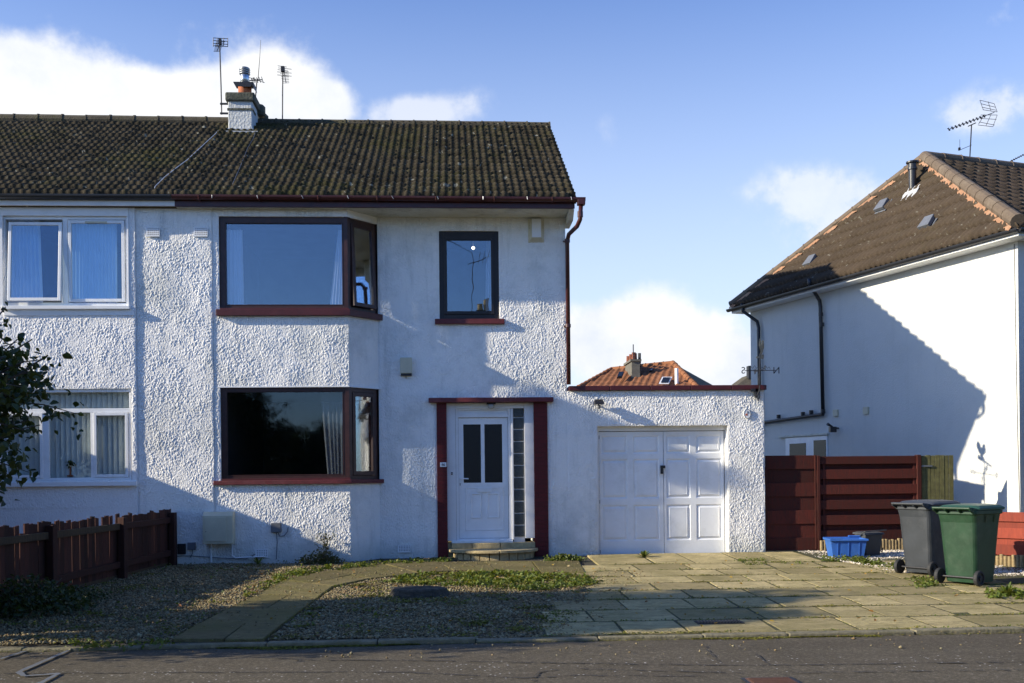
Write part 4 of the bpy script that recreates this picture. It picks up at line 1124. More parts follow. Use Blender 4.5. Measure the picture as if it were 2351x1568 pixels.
# meter box
p=W(503,1247,YF); mb_=thing('meter_box','cream utility meter cabinet on the wall beside the bay near the fence','meter box',(p.x,YP,p.z))
x0,x1,z0,z1=H(468,537,1174,1247,YP-.1); ox=p.x
m=MB(); m.prism([(x0-ox,-.20,0),(x0-ox,0,0),(x0-ox,0,z1-z0),(x0-ox,-.13,z1-z0),(x0-ox,-.20,z1-z0-.06)],(x1-x0,0,0)); part('cabinet',m,'cream',mb_,bevel=.008)
m=MB(); m.box(x0-ox+.035,x1-ox-.10,-.212,-.201,.04,z1-z0-.085); dd=part('cabinet_door',m,'cream',mb_,bevel=.004)
m=MB(); m.box(x0-ox+.05,x0-ox+.06,-.218,-.2125,.19,.205); part('door_lock',m,'darkmetal',dd)
m=MB(); m.tube([(-.12,-.03,0),(-.12,-.03,-.30)],.018,8); m.tube([(x1-ox-.05,-.03,0),(x1-ox-.05,-.03,-.20),(x1-ox,-.03,-.235),(x1-ox+.45,-.03,-.22)],.012,8); part('supply_pipe',m,'smooth_white',mb_)
def ibox(u0,u1,v0,v1,y,d,mat,label,name='junction_box',cat='junction box',cable=None):
    p=W((u0+u1)/2,v1,y); o=thing(name,label,cat,(p.x,y,p.z)); x0,x1,z0,z1=H(u0,u1,v0,v1,y)
    m=MB(); m.box(x0-p.x,x1-p.x,-d,.0,0,z1-z0); part('box_body',m,mat,o,bevel=.008)
    if cable:
        m=MB()
        for path in cable: m.tube([tuple(W(u,v,y-.02)-p+Vector((0,p.y-y,0))) for u,v in path],.007,6)
        part('cable',m,'darkgreyplastic',o)
    return o
M['darkgreyplastic']=simple('grey_plastic',(.13,.14,.16),.5,.15,8)
ibox(623,646,1200,1222,YF-.004,.07,'darkgreyplastic','grey square junction box with drooping cable under the lower bay window',cable=[[(634,1222),(636,1245),(634,1284)],[(637,1222),(642,1231),(652,1230),(660,1220),(661,1210)]])
ibox(431,450,1245,1262,YP-.004,.05,'darkgreyplastic','small grey box low on the wall between meter box and black fitting',cable=[[(441,1262),(442,1270),(436,1280)]])
ibox(408,427,1248,1272,YP-.004,.04,'black','black socket fitting low on the wall next to the fence end',cable=[[(405,1277),(440,1276),(520,1282),(565,1283),(586,1272)]])
# plaque 46
p=W(1017,1067,-.035); pl=thing('house_number_plaque','small white plaque reading 46 on the left red brick pier','number plaque',(p.x,-.036,p.z))
x0,x1,z0,z1=H(1010,1024.5,1061.5,1072,-.036); m=MB(); m.box(x0-p.x,x1-p.x,-.01,0,z0-p.z,z1-p.z); part('plate',m,'smooth_white',pl,bevel=.002)
def text(s,size,loc,parent,mat,name='digits',rot=(R(90),0,0),ext=.002):
    cu=bpy.data.curves.new(name,'FONT'); cu.body=s; cu.size=size; cu.extrude=ext; cu.align_x='CENTER'; cu.align_y='CENTER'
    o=bpy.data.objects.new(name,cu); C.objects.link(o); dg=bpy.context.evaluated_depsgraph_get(); me=bpy.data.meshes.new_from_object(o.evaluated_get(dg))
    bpy.data.objects.remove(o); me.materials.clear(); me.materials.append(M[mat]); q=bpy.data.objects.new(name,me); C.objects.link(q); q.location=loc; q.rotation_euler=rot
    if parent: q.parent=parent
    return q
text('46',.062,(0,-.012,0),pl,'number')
p=W(1037,1087,.05); db=thing('doorbell','small dark push button doorbell on the white door surround','doorbell',(p.x,yd-.05,p.z)); m=MB(); m.box(-.013,.013,-.016,0,-.022,.022); part('bell_case',m,'darkmetal',db,bevel=.003); m=MB(); m.lathe((0,-.017,0),[(.006,0),(.006,.002)],10,Matrix.Rotation(R(90),4,'X')); part('bell_push',m,'smooth_white',db)
p=W(1127,930,.0); lp=thing('porch_light','small round glass bulkhead porch light under the door canopy','lamp',(p.x,.03,p.z)); m=MB(); m.box(-.075,.075,-.05,.02,.015,.045); part('lamp_base',m,'darkmetal',lp,bevel=.005); m=MB(); m.lathe((0,-.02,0),[(.02,-.065),(.05,-.045),(.058,-.01),(.05,.015)],16); part('lamp_shade',m,'lens',lp,smooth=True)

# ---- garage
gar=thing('garage','white roughcast flat roofed garage with maroon coping and panelled double doors','garage',(xR,0,0))
def gx(u,y=0,v=1080): return WX(u,y,v)-xR
gzv=lambda v,y=0,u=1520: WZ(v,y,u)
ztop=gzv(896,-.05,1520)
hole=(gx(1371),gx(1671),-.3,gzv(977))
m=MB(); wall_holes(m,0,gx(1755),-.3,ztop,0,.28,[hole]); m.box(gx(1755)-.27,gx(1755)-.001,.281,6,-.3,ztop); part('garage_wall',m,'stucco',gar,weld=False)
m=MB(); m.box(.001,gx(1755)-.271,.285,6,ztop-.12,ztop-.02); part('flat_roof',m,'seam',gar)
m=MB(); xa=0.03
for k,ub in enumerate((1400,1493,1586,1680,1760)):
    xb=gx(ub,-.05,890); m.box(xa,xb-.006,-.062,.30,ztop+.001+.002*(k%2),gzv(885,-.05,1520)+.002*(k%2)); xa=xb
m.box(gx(1755)-.24,gx(1755)+.06,.301,6.05,ztop+.001,gzv(885,-.05,1520)); part('coping',m,'redpaint',gar,bevel=.008)
yg=.16
roughcast(gar,'stucco',0,gx(1755),-.05,ztop,0.0,[hole],ox=xR)
m=MB(); gl,gr_=gx(1371),gx(1671)
m.box(gl,gx(1374,yg),yg-.04,yg+.08,0,gzv(977)); m.box(gx(1663.5,yg),gr_,yg-.05,yg+.08,0,gzv(977)); m.box(gx(1374,yg),gx(1663.5,yg),yg-.04,yg+.08,gzv(989,yg),gzv(977)); part('garage_door_frame',m,'smooth_white',gar,bevel=.004)
yy=yg+.0
cols=[(1380,1440),(1453,1513),(1523.5+5,1584),(1597,1656)]
rows=[(999.5,1041),(1053.5,1144),(1158.5,1240.5)]
for lf,(ua,ub,cs) in enumerate(((1375.5,1522.3,cols[:2]),(1523.5,1661.5,cols[2:]))):
    X0,X1=gx(ua,yy),gx(ub,yy); Z0,Z1=gzv(1275,yy)+.02,gzv(990.5,yy)
    holes=[(gx(a,yy),gx(b,yy),gzv(d_,yy),gzv(c_,yy)) for a,b in cs for c_,d_ in rows]
    m=MB(); wall_holes(m,X0,X1,Z0,Z1,yy,yy+.04,holes); lf_=part('garage_door',m,'upvc',gar,weld=True)
    m=MB()
    for h in holes:
        ptsf=lambda i,y_: [(h[0]+i,y_,h[2]+i),(h[1]-i,y_,h[2]+i),(h[1]-i,y_,h[3]-i),(h[0]+i,y_,h[3]-i)]
        seq=[ptsf(0,yy+.002),ptsf(.02,yy+.018),ptsf(.026,yy+.018),ptsf(.058,yy+.002),ptsf(.064,yy-.001),ptsf(.068,yy+.002),ptsf(.085,yy+.001)]
        for P,Q in zip(seq[:-1],seq[1:]):
            for i in range(4): j=(i+1)%4; m.quad(P[i],P[j],Q[j],Q[i])
        m.quad(*seq[-1])
    part('door_panel',m,'upvc',lf_)
    if lf==0:
        m=MB()
        for v in (1003,1150,1265): z=gzv(v,yy); m.lathe((X0+.0,yy-.008,z-.03),[(.008,0),(.008,.06)],8)
        part('hinge',m,'alu',lf_)
        m=MB(); m.box(gx(1515.5,yy),gx(1521,yy),yy-.04,yy-.001,gzv(1088,yy),gzv(1070,yy)); m.box(gx(1515,yy),gx(1526,yy),yy-.05,yy-.002,gzv(1075,yy),gzv(1068.5,yy)); part('door_handle',m,'black',lf_,bevel=.006)
m=MB(); m.box(gl+.01,gr_-.01,yg+.06,yg+.09,-.1,gzv(980)); part('door_backing',m,'darkmetal',gar)

p=W(1372,930,0); fl=thing('floodlight','dark finned floodlight with sensor above the left side of the garage doors','floodlight',(p.x,0,p.z))
m=MB(); w_=.078
m.prism([(-w_,-.06,.07),(-w_,-.20,.05),(-w_,-.21,.0),(-w_,-.06,.005)],(2*w_,0,0)); part('lamp_body',m,'darkmetal',fl,bevel=.006)
m=MB()
for k in range(8): m.box(-w_+.012+k*.018,-w_+.018+k*.018,-.19,-.07,.066,.085)
part('cooling_fin',m,'darkmetal',fl)
m=MB(); m.tube([(0,0,-.01),(0,-.05,-.01),(0,-.09,.02)],.015,8); m.lathe((.0,-.12,-.04),[(.015,-.03),(.032,-.015),(.032,.02),(.02,.035)],12); part('sensor',m,'darkgreyplastic',fl)
p=W(1714,950,0); ov=thing('oval_plaque','small white oval ceramic plaque near the right corner of the garage','plaque',(p.x,0,p.z))
m=MB()
T=Matrix.Rotation(R(90),4,'X')
n0=24; hw,hz=.058,.083
for (k,s,y_) in ((0,1,-.02),):
    P=[(hw*math.cos(a),-.001,hz*math.sin(a)) for a in [6.2832*i/n0 for i in range(n0)]]; m.prism(P,(0,-.028,0))
part('plaque_plate',m,'smooth_white',ov,bevel=.006)
m=MB()
for i in range(n0):
    a=6.2832*i/n0; b=6.2832*(i+1)/n0
    m.tube([(hw*.96*math.cos(a),-.03,hz*.96*math.sin(a)),(hw*.96*math.cos(b),-.03,hz*.96*math.sin(b))],.004,5)
part('plaque_rim',m,'darkgreyplastic',ov)
m=MB(); m.box(-.03,.005,-.0325,-.0285,-.03,-.005); m.box(-.02,.0,-.033,-.029,-.008,.004); part('painted_cottage',m,'terracotta',ov)
m=MB(); m.box(.0,.004,-.033,-.029,.005,.05); m.box(.018,.022,-.033,-.029,.0,.04); m.box(.0,.022,-.0325,-.0285,.018,.022); part('painted_lettering',m,'number',ov)

# ---- weathervane
p=W(1743,905,-.09); wv=thing('weathervane','cockerel weathervane with compass arms on a bracket at the garage corner','weathervane',tuple(p))
yv=-.09
def wl(u,v): q=W(u,v,yv)-p; return Vector((q.x,0,q.z))
m=MB(); q0=wl(1741,921); m.tube([wl(1743,915),wl(1744,812)],.010,8); m.tube([wl(1741,921),wl(1738,908),wl(1743,897)],.012,8)
m.box(wl(1724,893).x,wl(1744,893).x,-.0,.02,wl(1735,899).z,wl(1735,892).z); m.box(wl(1734,893).x,wl(1740,893).x,.0,.088,wl(1735,912).z,wl(1735,892).z)
for k in range(10):
    a=k*.63; 
for s in (-1,1):
    m.tube([tuple(wl(1743,885)+Vector((s*.012,0,0)))]+[tuple(wl(1743,885-k*3)+Vector((s*.022*math.sin(k*.9),.022*math.cos(k*.9)*s,0))) for k in range(1,10)],.005,6)
part('pole_and_bracket',m,'darkmetal',wv)
m=MB(); m.tube([wl(1709,851),wl(1780,850)],.007,6); m.tube([tuple(wl(1744,850)+Vector((0,-.25,0))),tuple(wl(1744,850)+Vector((0,.25,0)))],.007,6)
for s0,s1 in ((1722,1742),(1746,1768)):
    m.tube([wl(s0+(s1-s0)*i/10, 847-5*math.sin(i/10*3.14)-3*math.sin(i*1.6)) for i in range(11)],.004,6)
part('compass_arms',m,'darkmetal',wv)
for ch_,u in (('S',1706),('N',1782)):
    q=wl(u,851); t_=text(ch_,.16,(q.x,0,q.z),wv,'black','compass_letter',(R(90),0,R(180)),.004)
for ch_,dy in (('E',-.28),('W',.28)):
    q=wl(1744,850); t_=text(ch_,.13,(q.x,dy,q.z),wv,'black','compass_letter',(R(90),0,R(90)),.004)
# cockerel outline (real thin plate), facing left along the arrow
sil=[(1745,815),(1748,808),(1744,802),(1741,795),(1741,788),(1743,783),(1741,780),(1745,777),(1748,781),(1749,788),(1752,790),(1754,782),(1757,778),(1760,779),(1762,786),(1762,795),(1759,799),(1758,803),(1754,808),(1752,815)]
vt=R(-58); vcx=wl(1745,815).x
def vp(q):
    a=wl(*q); dx_=(a.x-vcx)*1.9; return (vcx+dx_*math.cos(vt),-dx_*math.sin(vt),a.z)
vo=(.006*math.sin(vt),.006*math.cos(vt),0)
m=MB(); m.prism([vp(q) for q in sil],vo); part('cockerel',m,'roosterm',wv)
m=MB(); m.prism([vp(q) for q in [(1727,826),(1730,821),(1745,817),(1757,811),(1760,813),(1760,821),(1755,823),(1745,822)]],vo); part('arrow',m,'roosterm',wv)

# ==================================================================== ATTACHED HOUSE (left)
nb=thing('attached_house','left half of the pair, white roughcast with white plastic windows and black gutter','house',(xN,0,0))
def nx(u,y=YN,v=800): return WX(u,y,v)-xN
nz=lambda v,y=YN,u=150: WZ(v,y,u)
uw=(nx(9),nx(294),nz(706),nz(496)); lw_=(nx(-120),nx(300),nz(1103),nz(893))
m=MB(); wall_holes(m,-7.0,-.001,-.3,ZS+.0,YN,YN+.5,[uw,lw_]); part('front_wall',m,'stucco2',nb,weld=True)
m=MB(); m.box(-6.9,-.3,6.9,7.1,-.3,5.6); part('rear_wall',m,'render',nb)
roughcast(nb,'stucco2',-3.2,-.001,.9,ZS-.05,YN,[uw,lw_,(nx(-3),nx(298),nz(725),nz(477)),(-9,nx(313),nz(1117),nz(1103))],ox=xN)
# plain band round the upper window
m=MB(); ring(m,nx(0),nx(297),nz(724),nz(477),YN-.012,YN+.02,nx(9)-nx(0)); 
m=MB(); m.box(nx(-3),nx(297.5),YN-.018,YN+.03,nz(496)+.001,nz(477)); m.box(nx(-3),nx(8.5),YN-.018,YN+.03,nz(707),nz(496)); m.box(nx(294.5),nx(298),YN-.018,YN+.03,nz(707),nz(496)); part('window_band',m,'smooth_white',nb,bevel=.004)
m=MB(); m.box(nx(8),nx(301),YN-.075,YN+.05,nz(710,YN-.05),nz(702,YN-.05)); m.box(nx(10),nx(308),YN-.02,YN+.04,nz(725),nz(710.5)); part('window_sill',m,'smooth_white',nb,bevel=.006)
m=MB(); m.box(nx(-130),nx(313),YN-.085,YN+.05,nz(1117,YN-.05),nz(1106,YN-.05)); part('window_sill',m,'smooth_white',nb,bevel=.008)
yn=YN+.06
m=MB(); m.box(uw[0],nx(15,yn),yn-.03,yn+.04,uw[2],uw[3]); m.box(nx(148,yn),nx(159,yn),yn-.03,yn+.04,uw[2],uw[3]); m.box(nx(291,yn),uw[1],yn-.03,yn+.04,uw[2],uw[3])
m.box(nx(15,yn),nx(148,yn),yn-.03,yn+.04,nz(505,yn),uw[3]); m.box(nx(159,yn),nx(291,yn),yn-.03,yn+.04,nz(505,yn),uw[3]); m.box(nx(15,yn),nx(148,yn),yn-.03,yn+.04,uw[2],nz(695,yn)); m.box(nx(159,yn),nx(291,yn),yn-.03,yn+.04,uw[2],nz(696,yn))
wf=part('window_frame',m,'upvc',nb,bevel=.005)
def sash(parent,x0,x1,z0,z1,y,w,tilt=0,gm='glass',vent=False):
    T=Matrix.Identity(4)
    if tilt: T=Matrix.Translation((x0,y,z1))@Matrix.Rotation(R(-tilt),4,'X')@Matrix.Translation((-x0,-y,-z1))
    m=MB()
    for b in ((x0,x0+w,z0,z1),(x1-w,x1,z0,z1),(x0+w,x1-w,z1-w,z1),(x0+w,x1-w,z0,z0+w)): m.box(b[0],b[1],y-.02,y+.025,b[2],b[3],T)
    s=part('sash',m,'upvc',parent,bevel=.005)
    p=MB(); p.box(x0+w-.005,x1-w+.005,y,y+.006,z0+w-.005,z1-w+.005,T); part('pane',p,gm,s)
    if vent:
        p=MB(); xm=(x0+x1)/2; p.box(xm-.17,xm+.17,y-.035,y-.021,z1-.05,z1-.02,T); part('trickle_vent',p,'cream',s,bevel=.003)
sash(wf,nx(161,yn),nx(290,yn),nz(694,yn),nz(507,yn),yn-.03,.048,0,'glass_n',True)
sash(wf,nx(25,yn),nx(147,yn),nz(694,yn),nz(512,yn),yn-.03,.048,4,'glass_n',False)
V,Fc=drape(nx(30,.1,560),nx(117,.1,560),nx(26,.1,680),nx(124,.1,680),nz(700),nz(500),YN+.17,70,.02,11,7); npmesh('curtain',V,Fc,M['curtain'],nb,True)
V,Fc=drape(nx(166,.1,560),nx(290,.1,560),nx(166,.1,680),nx(290,.1,680),nz(700),nz(500),YN+.16,80,.014,17,8); npmesh('curtain',V,Fc,M['curtain'],nb,True)
room(nb,uw[0]-.1,uw[1]+.05,uw[2]-.2,uw[3]+.1,YN+.5,2.6)
# lower window
m=MB()
W_=lambda a,b,c_,d_,y0=yn-.03,y1=yn+.04: m.box(nx(a,yn),nx(b,yn),y0,y1,nz(d_,yn),nz(c_,yn))
W_(-120,300,893,901); W_(-120,300,938.5,948); W_(296,300,901,938.5); W_(-120,300,1097,1103)
for a,b in ((-8,9),(97,112),(207,214),(294,300)): W_(a,b,948,1097)
wl2=part('window_frame',m,'upvc',nb,bevel=.005)
p_=MB(); p_.box(nx(-120,yn),nx(296,yn),yn,yn+.006,nz(939,yn),nz(900,yn)); part('transom_pane',p_,'glass_n2',wl2)
p_=MB(); p_.box(nx(111,yn),nx(208,yn),yn,yn+.006,nz(1098,yn),nz(947,yn)); part('pane',p_,'glass_n2',wl2)
sash(wl2,nx(214.5,yn),nx(293.5,yn),nz(1096.5,yn),nz(948.5,yn),yn-.03,.045,0,'glass_n2'); sash(wl2,nx(10,yn),nx(98,yn),nz(1096.5,yn),nz(948.5,yn),yn-.03,.045,0,'glass_n2')
p_=MB(); p_.box(nx(-120,yn),nx(-8,yn),yn,yn+.006,nz(1098,yn),nz(947,yn)); part('pane',p_,'glass_n2',wl2)
m=MB(); xx=nx(-120)
k=0
while xx<nx(297):
    a=R(28+7*math.sin(k*1.3)); c_,s_=math.cos(a)*.05,math.sin(a)*.05; m.quad((xx-c_,YN+.155-s_,nz(1100)),(xx+c_,YN+.155+s_,nz(1100)),(xx+c_,YN+.155+s_,nz(894)),(xx-c_,YN+.155-s_,nz(894))); xx+=.082; k+=1
part('vertical_blind',m,'blind',nb)
room(nb,lw_[0],lw_[1],lw_[2]-.1,lw_[3]+.1,YN+.5,2.4)
vs=thing('window_ornament','small brass and green plant ornament behind the lower left window glass','ornament',(WX(161,YN+.14,1090),YN+.14,WZ(1094,YN+.14,160)))
m=MB(); m.lathe((0,0,0),[(.05,0),(.05,.015),(.012,.03),(.010,.18),(.02,.2)],12); part('stand',m,'terracotta',vs,smooth=True)
leaves('leaf_spray',[(rng.gauss(0,.04),rng.gauss(0,.02),.17+rng.random()*.08) for _ in range(40)],[.05]*40,'leaf',vs,5)
# neighbour eaves
xw0=-7.3
m=MB(); m.box(xw0,xE0-xN-.002,-.68,-.638,zf0+.015,zf1+.015); part('fascia',m,'smooth_white',nb,bevel=.004)
m=MB(); m.box(xw0,xE0-xN-.002,-.76,-.64,gz_-.045,gz_-.0); part('gutter_board',m,'black',nb)
m=MB(); gutter(m,(xw0,-.745,gz_+.0),(xE0-xN-.03,-.745,gz_+.008)); part('gutter',m,'black',nb)
tile_sheet('roof_tiles',(xs_-xN-7.4,ye,ze),(1,0,0),Vs,[(0,0),(7.396,0),(7.396,SL-.03),(0,SL-.03)],M['tiles'],nb,gauge=.245,pitch=.120,amp=.019,step=.056)
m=MB(); a=Vector((xs_-xN-7.4,ye+.03,ze-.01)); top=Vector((xs_-xN-7.4,yr,8.38))
m.prism([a-Nn*.02,top-Nn*.02,top-Nn*.09,a-Nn*.09],(7.396,0,0)); m.prism([(a.x,yr,8.37),(a.x,7.75,5.75),(a.x,7.75,5.68),(a.x,yr,8.29)],(7.396,0,0)); part('roof_deck',m,'tiles',nb)
ridge(nb,(xs_-xN-7.4,yr,8.43),(xs_-xN,yr,8.39),.115,M['ridgedark'])
# ==================================================================== AERIALS
def yagi(parent, base, direction, L, n, el, mat='darkmetal', elvec=(0,0,1), taper=.7, r=.005):
    d=Vector(direction).normalized(); base=Vector(base); e=Vector(elvec); e=(e-d*e.dot(d)).normalized()
    m=MB(); m.tube([base,base+d*L],r*1.5,6)
    for i in range(n):
        t=i/(n-1); p=base+d*L*t; h=el/2*(1-(1-taper)*t); m.tube([p-e*h,p+e*h],r,5)
    return m.build('boom_with_elements',M[mat],parent)
def wy(u,v,y): return W(u,v,y)
# left mast with grid reflector, clamped to chimney
yA=yc0+.25; b0=wy(508.5,263,yA); a1=thing('tv_aerial','tall leaning aerial mast with square grid reflector clamped to the left of the chimney','aerial',tuple(b0))
rel=lambda u,v,y=yA: wy(u,v,y)-b0
m=MB(); m.tube([rel(508.5,263),rel(507,200),rel(503.5,90)],.013,8); m.build('mast',M['darkmetal'],a1)
m=MB(); 
for v in (238,260): m.box(rel(505,v).x,cx0-b0.x+.01,-.02,.01,rel(505,v).z-.02,rel(505,v).z+.012)
m.build('bracket',M['darkmetal'],a1)
m=MB()
for v in (88,94,101,106): m.tube([rel(489,v-1),rel(522.5,v+1)],.007,5)
for u in (489,498,513,522.5): m.tube([rel(u,87),rel(u,107)],.007,5)
m.box(rel(502,90).x,rel(508,90).x,-.05,.03,rel(505,103).z,rel(505,90).z); m.build('grid_reflector',M['darkmetal'],a1)
yagi(a1,rel(506,96),rel(511.5,135)-rel(506,96)+Vector((0,-.45,0)),.72,9,.17,elvec=(1,0,0))
# whip with small yagi
yB=yc0+.8; b0=wy(586,222,yB); a2=thing('whip_aerial','thin upright whip aerial behind the chimney pot with a small combined yagi','aerial',tuple(b0)); rel=lambda u,v,y=yB: wy(u,v,y)-b0
m=MB(); m.tube([rel(586,225),rel(589,190),rel(592,180)],.012,8); m.tube([rel(592,180),rel(596,130),rel(598,92)],[.009,.006,.004],6); m.build('mast',M['darkmetal'],a2)
yagi(a2,rel(602,183),Vector(rel(574,196)-rel(602,183))+Vector((0,-.25,0)),.33,6,.12,elvec=(.2,.3,1),r=.007)
m=MB(); 
for k in range(4): m.tube([rel(576+k*2,180-k*1),rel(584+k*2,190-k)],.005,5); 
m.tube([rel(572,178),rel(607,190)],.006,5); m.build('cross_elements',M['darkmetal'],a2)
# right mast on ridge
yCc=yr; b0=wy(648,280,yCc+.1); a3=thing('ridge_aerial','slim aerial mast with downward yagi on the ridge to the right of the chimney','aerial',tuple(b0)); rel=lambda u,v: wy(u,v,yCc+.1)-b0
m=MB(); m.tube([rel(648,283),rel(648.3,210),rel(649,152)],.012,8); m.build('mast',M['darkmetal'],a3)
m=MB()
for v,a,b in ((151,637,658),(156,638,669),(160,637,661),(165,636,669),(172,636,669)): m.tube([rel(a,v),rel(b,v+3)],.006,5)
m.box(rel(645,160).x,rel(653,160).x,-.04,.04,rel(648,165).z,rel(648,153).z); m.build('reflector_rods',M['darkmetal'],a3)
yagi(a3,rel(652,165),rel(665.5,212)-rel(652,165)+Vector((0,-.5,0)),.66,8,.18,elvec=(1,0,0))
# cable down the roof
def roofline(pts): return [tuple(onroof(u,v)+Vector((0,-.02,.055))) for u,v in pts]
for k,(pts,lab) in enumerate((([(501,307),(493,316),(462,345),(430,375),(402,396),(378,415),(357,436),(355,441)],'long pale aerial cable running slantwise down the roof tiles left of the chimney'),([(587,308),(582,325),(570,345),(560,370),(550,395),(541,415),(534,432)],'shorter pale aerial cable hanging down the roof tiles below the chimney'))):
    P=roofline(pts); o=MB().tube(P,.0055 if k==0 else .004,5).build('aerial_cable',M['alu' if k else 'smooth_white']); tag(o,lab,'cable')

# ==================================================================== NEIGHBOUR ON THE RIGHT
NZ=17.9
N0=at(2336,548,NZ)
dx,dy,_=ray(290,1090); dirW=Vector((dx,dy,0)).normalized()      # along the side wall, away from the camera
prp=Vector((dirW.y,-dirW.x,0))                                     # along the front wall, to the right
# far corner from image column 1724
def raydir(u,v=900):
    a=ray(u,v); return Vector((a[0],a[1],0))
def hit(u, P, d, v=900):
    r_=raydir(u,v); c0=Vector((0,-DIST,0)); P=Vector((P.x,P.y,0))
    # c0 + r*k = P + d*s
    det=r_.x*(-d.y)-(-d.x)*r_.y; w=P-c0
    k=(w.x*(-d.y)-(-d.x)*w.y)/det; s=(r_.x*w.y-r_.y*w.x)/det
    return k,s
_,sF=hit(1724,N0,dirW)
nh=thing('detached_house','white rendered house at the right with a hipped brown tiled roof and black pipes','house',(N0.x,N0.y,0))
zW=N0.z
T=Matrix((-dirW, prp, Vector((0,0,1)))).transposed().to_4x4()
# local frame: s along dirW, r along prp
def LP(s,r,z): q=dirW*s+prp*r; return (q.x,q.y,z)
m=MB()
m.prism([LP(0,0,-.4),LP(sF,0,-.4),LP(sF,8,-.4),LP(0,8,-.4)],(0,0,zW+.4)); part('rendered_wall',m,'render',nh)
oh=.33; ze2=zW+.12
E1=Vector(LP(-oh,-oh,ze2)); E2=Vector(LP(sF+oh,-oh,ze2))
mid=sF/2
kA,rA=hit(2128,Vector((N0.x,N0.y,0))+dirW*mid,prp)
dx,dy,dz=ray(2128,362); zA=ZC+dz*kA
A=Vector(LP(mid,rA,zA))
print('neighbour: sF',sF,'rA',rA,'zA',zA,'N0',N0,'xR',xR,'xM',xM,'xC',xC,'xN',xN,'chimney',yc0)
def tri_sheet(name,P0,P1,P2,mat,parent,**k):
    U=(P1-P0).normalized(); w=P2-P0; V=w-U*w.dot(U); 
    tile_sheet(name,P0,U,V,[(0,0),((P1-P0).length,0),(w.dot(U),V.length)],mat,parent,**k)
tri_sheet('hip_roof_tiles',E2,E1,A,M['tiles2'],nh,gauge=.31,pitch=.15,amp=.034,step=.075)
# front slope
E1b=Vector(LP(-oh,8,ze2)); Ab=Vector(LP(mid,8,zA))
U=(E1b-E1).normalized(); Vv=(A-E1)-U*(A-E1).dot(U); L8=(E1b-E1).length
tile_sheet('front_roof_tiles',E1,U,Vv,[(0,0),(L8,0),(L8,Vv.length),((A-E1).dot(U),Vv.length)],M['tiles2'],nh,gauge=.34,pitch=.30,amp=.045,step=.045)
m=MB(); E2b=Vector(LP(sF+oh,8,ze2)); dn=Vector((0,0,-.05))
m.poly([E1+dn,A+dn,E2+dn]); m.poly([E1+dn,E1b+dn,Ab+dn,A+dn]); m.poly([E2+dn,A+dn,Ab+dn,E2b+dn]); m.poly([E1+dn*1.5,E2+dn*1.5,E2b+dn*1.5,E1b+dn*1.5]); part('roof_deck',m,'ridgetile',nh)
ridge(nh,A+Vector((0,0,.02)),E1+Vector((0,0,.07)),.125,M['ridgetile'],'hip_tiles',.45,.01)
ridge(nh,A+Vector((0,0,.02)),E2+Vector((0,0,.05)),.10,M['ridgetile'],'hip_tiles',.45,.01)
ridge(nh,A+Vector((0,0,.03)),Ab+Vector((0,0,.03)),.115,M['ridgetile'],'ridge_tiles',.45,.01)
# mortar bedding
def bedding(P,Q,offs,w):
    m=MB(); n=60; pts=[]
    for i in range(n+1):
        p=P.lerp(Q,i/n); pts.append(p)
    for i in range(n):
        w1=w*(.7+.6*rng.random()); w2=w*(.7+.6*rng.random())
        a,b=pts[i],pts[i+1]; o1=offs*w1; o2=offs*w2
        m.quad(a,b,b+o2,a+o1)
    return m
U=(E1-E2).normalized(); nrm=U.cross((A-E2)).normalized(); nrm=nrm if nrm.z>0 else -nrm
inn=(E2-E1).normalized()
for P,Q,s in ((A,E1,1),(A,E2,-1)):
    d_=(Q-P).normalized(); off=nrm.cross(d_).normalized(); 
    if off.dot((E1+E2)/2-A)<0: off=-off
    m=bedding(P+nrm*.075+off*.085,Q+nrm*.075+off*.085,off+nrm*-.25,.085); part('mortar_bedding',m,'mortar',nh)
# gutters fascia
m=MB(); a=Vector(LP(-oh-.05,-oh-.05,ze2-.06)); b=Vector(LP(sF+oh+.08,-oh-.05,ze2-.06)); c_=Vector(LP(-oh-.05,8,ze2-.06)); gutter(m,a,b); gutter(m,a+Vector((0,0,.0)),c_); part('gutter',m,'black',nh)
m=MB(); 
m.prism([LP(-oh,-oh,ze2-.16),LP(sF+oh,-oh,ze2-.16),LP(sF+oh,0.03,ze2-.16),LP(-oh,.03,ze2-.16)],(0,0,.11)); m.prism([LP(-oh,.031,ze2-.16),LP(.0,.031,ze2-.16),LP(.0,8,ze2-.16),LP(-oh,8,ze2-.16)],(0,0,.11)); part('soffit_board',m,'smooth_white',nh,bevel=.01)
# points on side wall by image coords
def on(u,v,off=0.0):
    P=N0-prp*off; k,s=hit(u,P,dirW,v); r_=ray(u,v)
    return Vector((r_[0]*k-N0.x,-DIST+r_[1]*k-N0.y,ZC+r_[2]*k))
m=MB(); m.tube([on(1858,640,oh+.05),on(1858,652,oh+.05),on(1881,690,.08),on(1883,705,.08),on(1889,950,.08)],.042,10); p1=part('downpipe',m,'black',nh,smooth=True)
m=MB(); m.tube([on(1889,951,.08),on(1860,955,.08),on(1755,970,.08),on(1700,978,.08)],.04,10); 
for u,v in ((1843,957),(1862,953),(1787,963)): q=on(u,v-6,.08); m.lathe(q,[(.05,-.04),(.05,.05)],10)
part('branch_pipe',m,'black',nh)
m=MB(); m.tube([on(1703,697,oh+.05),on(1706,715,oh+.03),on(1738,738,.08),on(1741,752,.08),on(1743,905,.08),on(1744,1000,.08)],.042,10); part('downpipe',m,'black',nh,smooth=True)
m=MB()
for u,v in ((1889,944),(1886,745),(1884,722)): q=on(u,v,.08); m.lathe(q,[(.052,-.04),(.052,.04)],10)
part('pipe_collar',m,'black',nh)
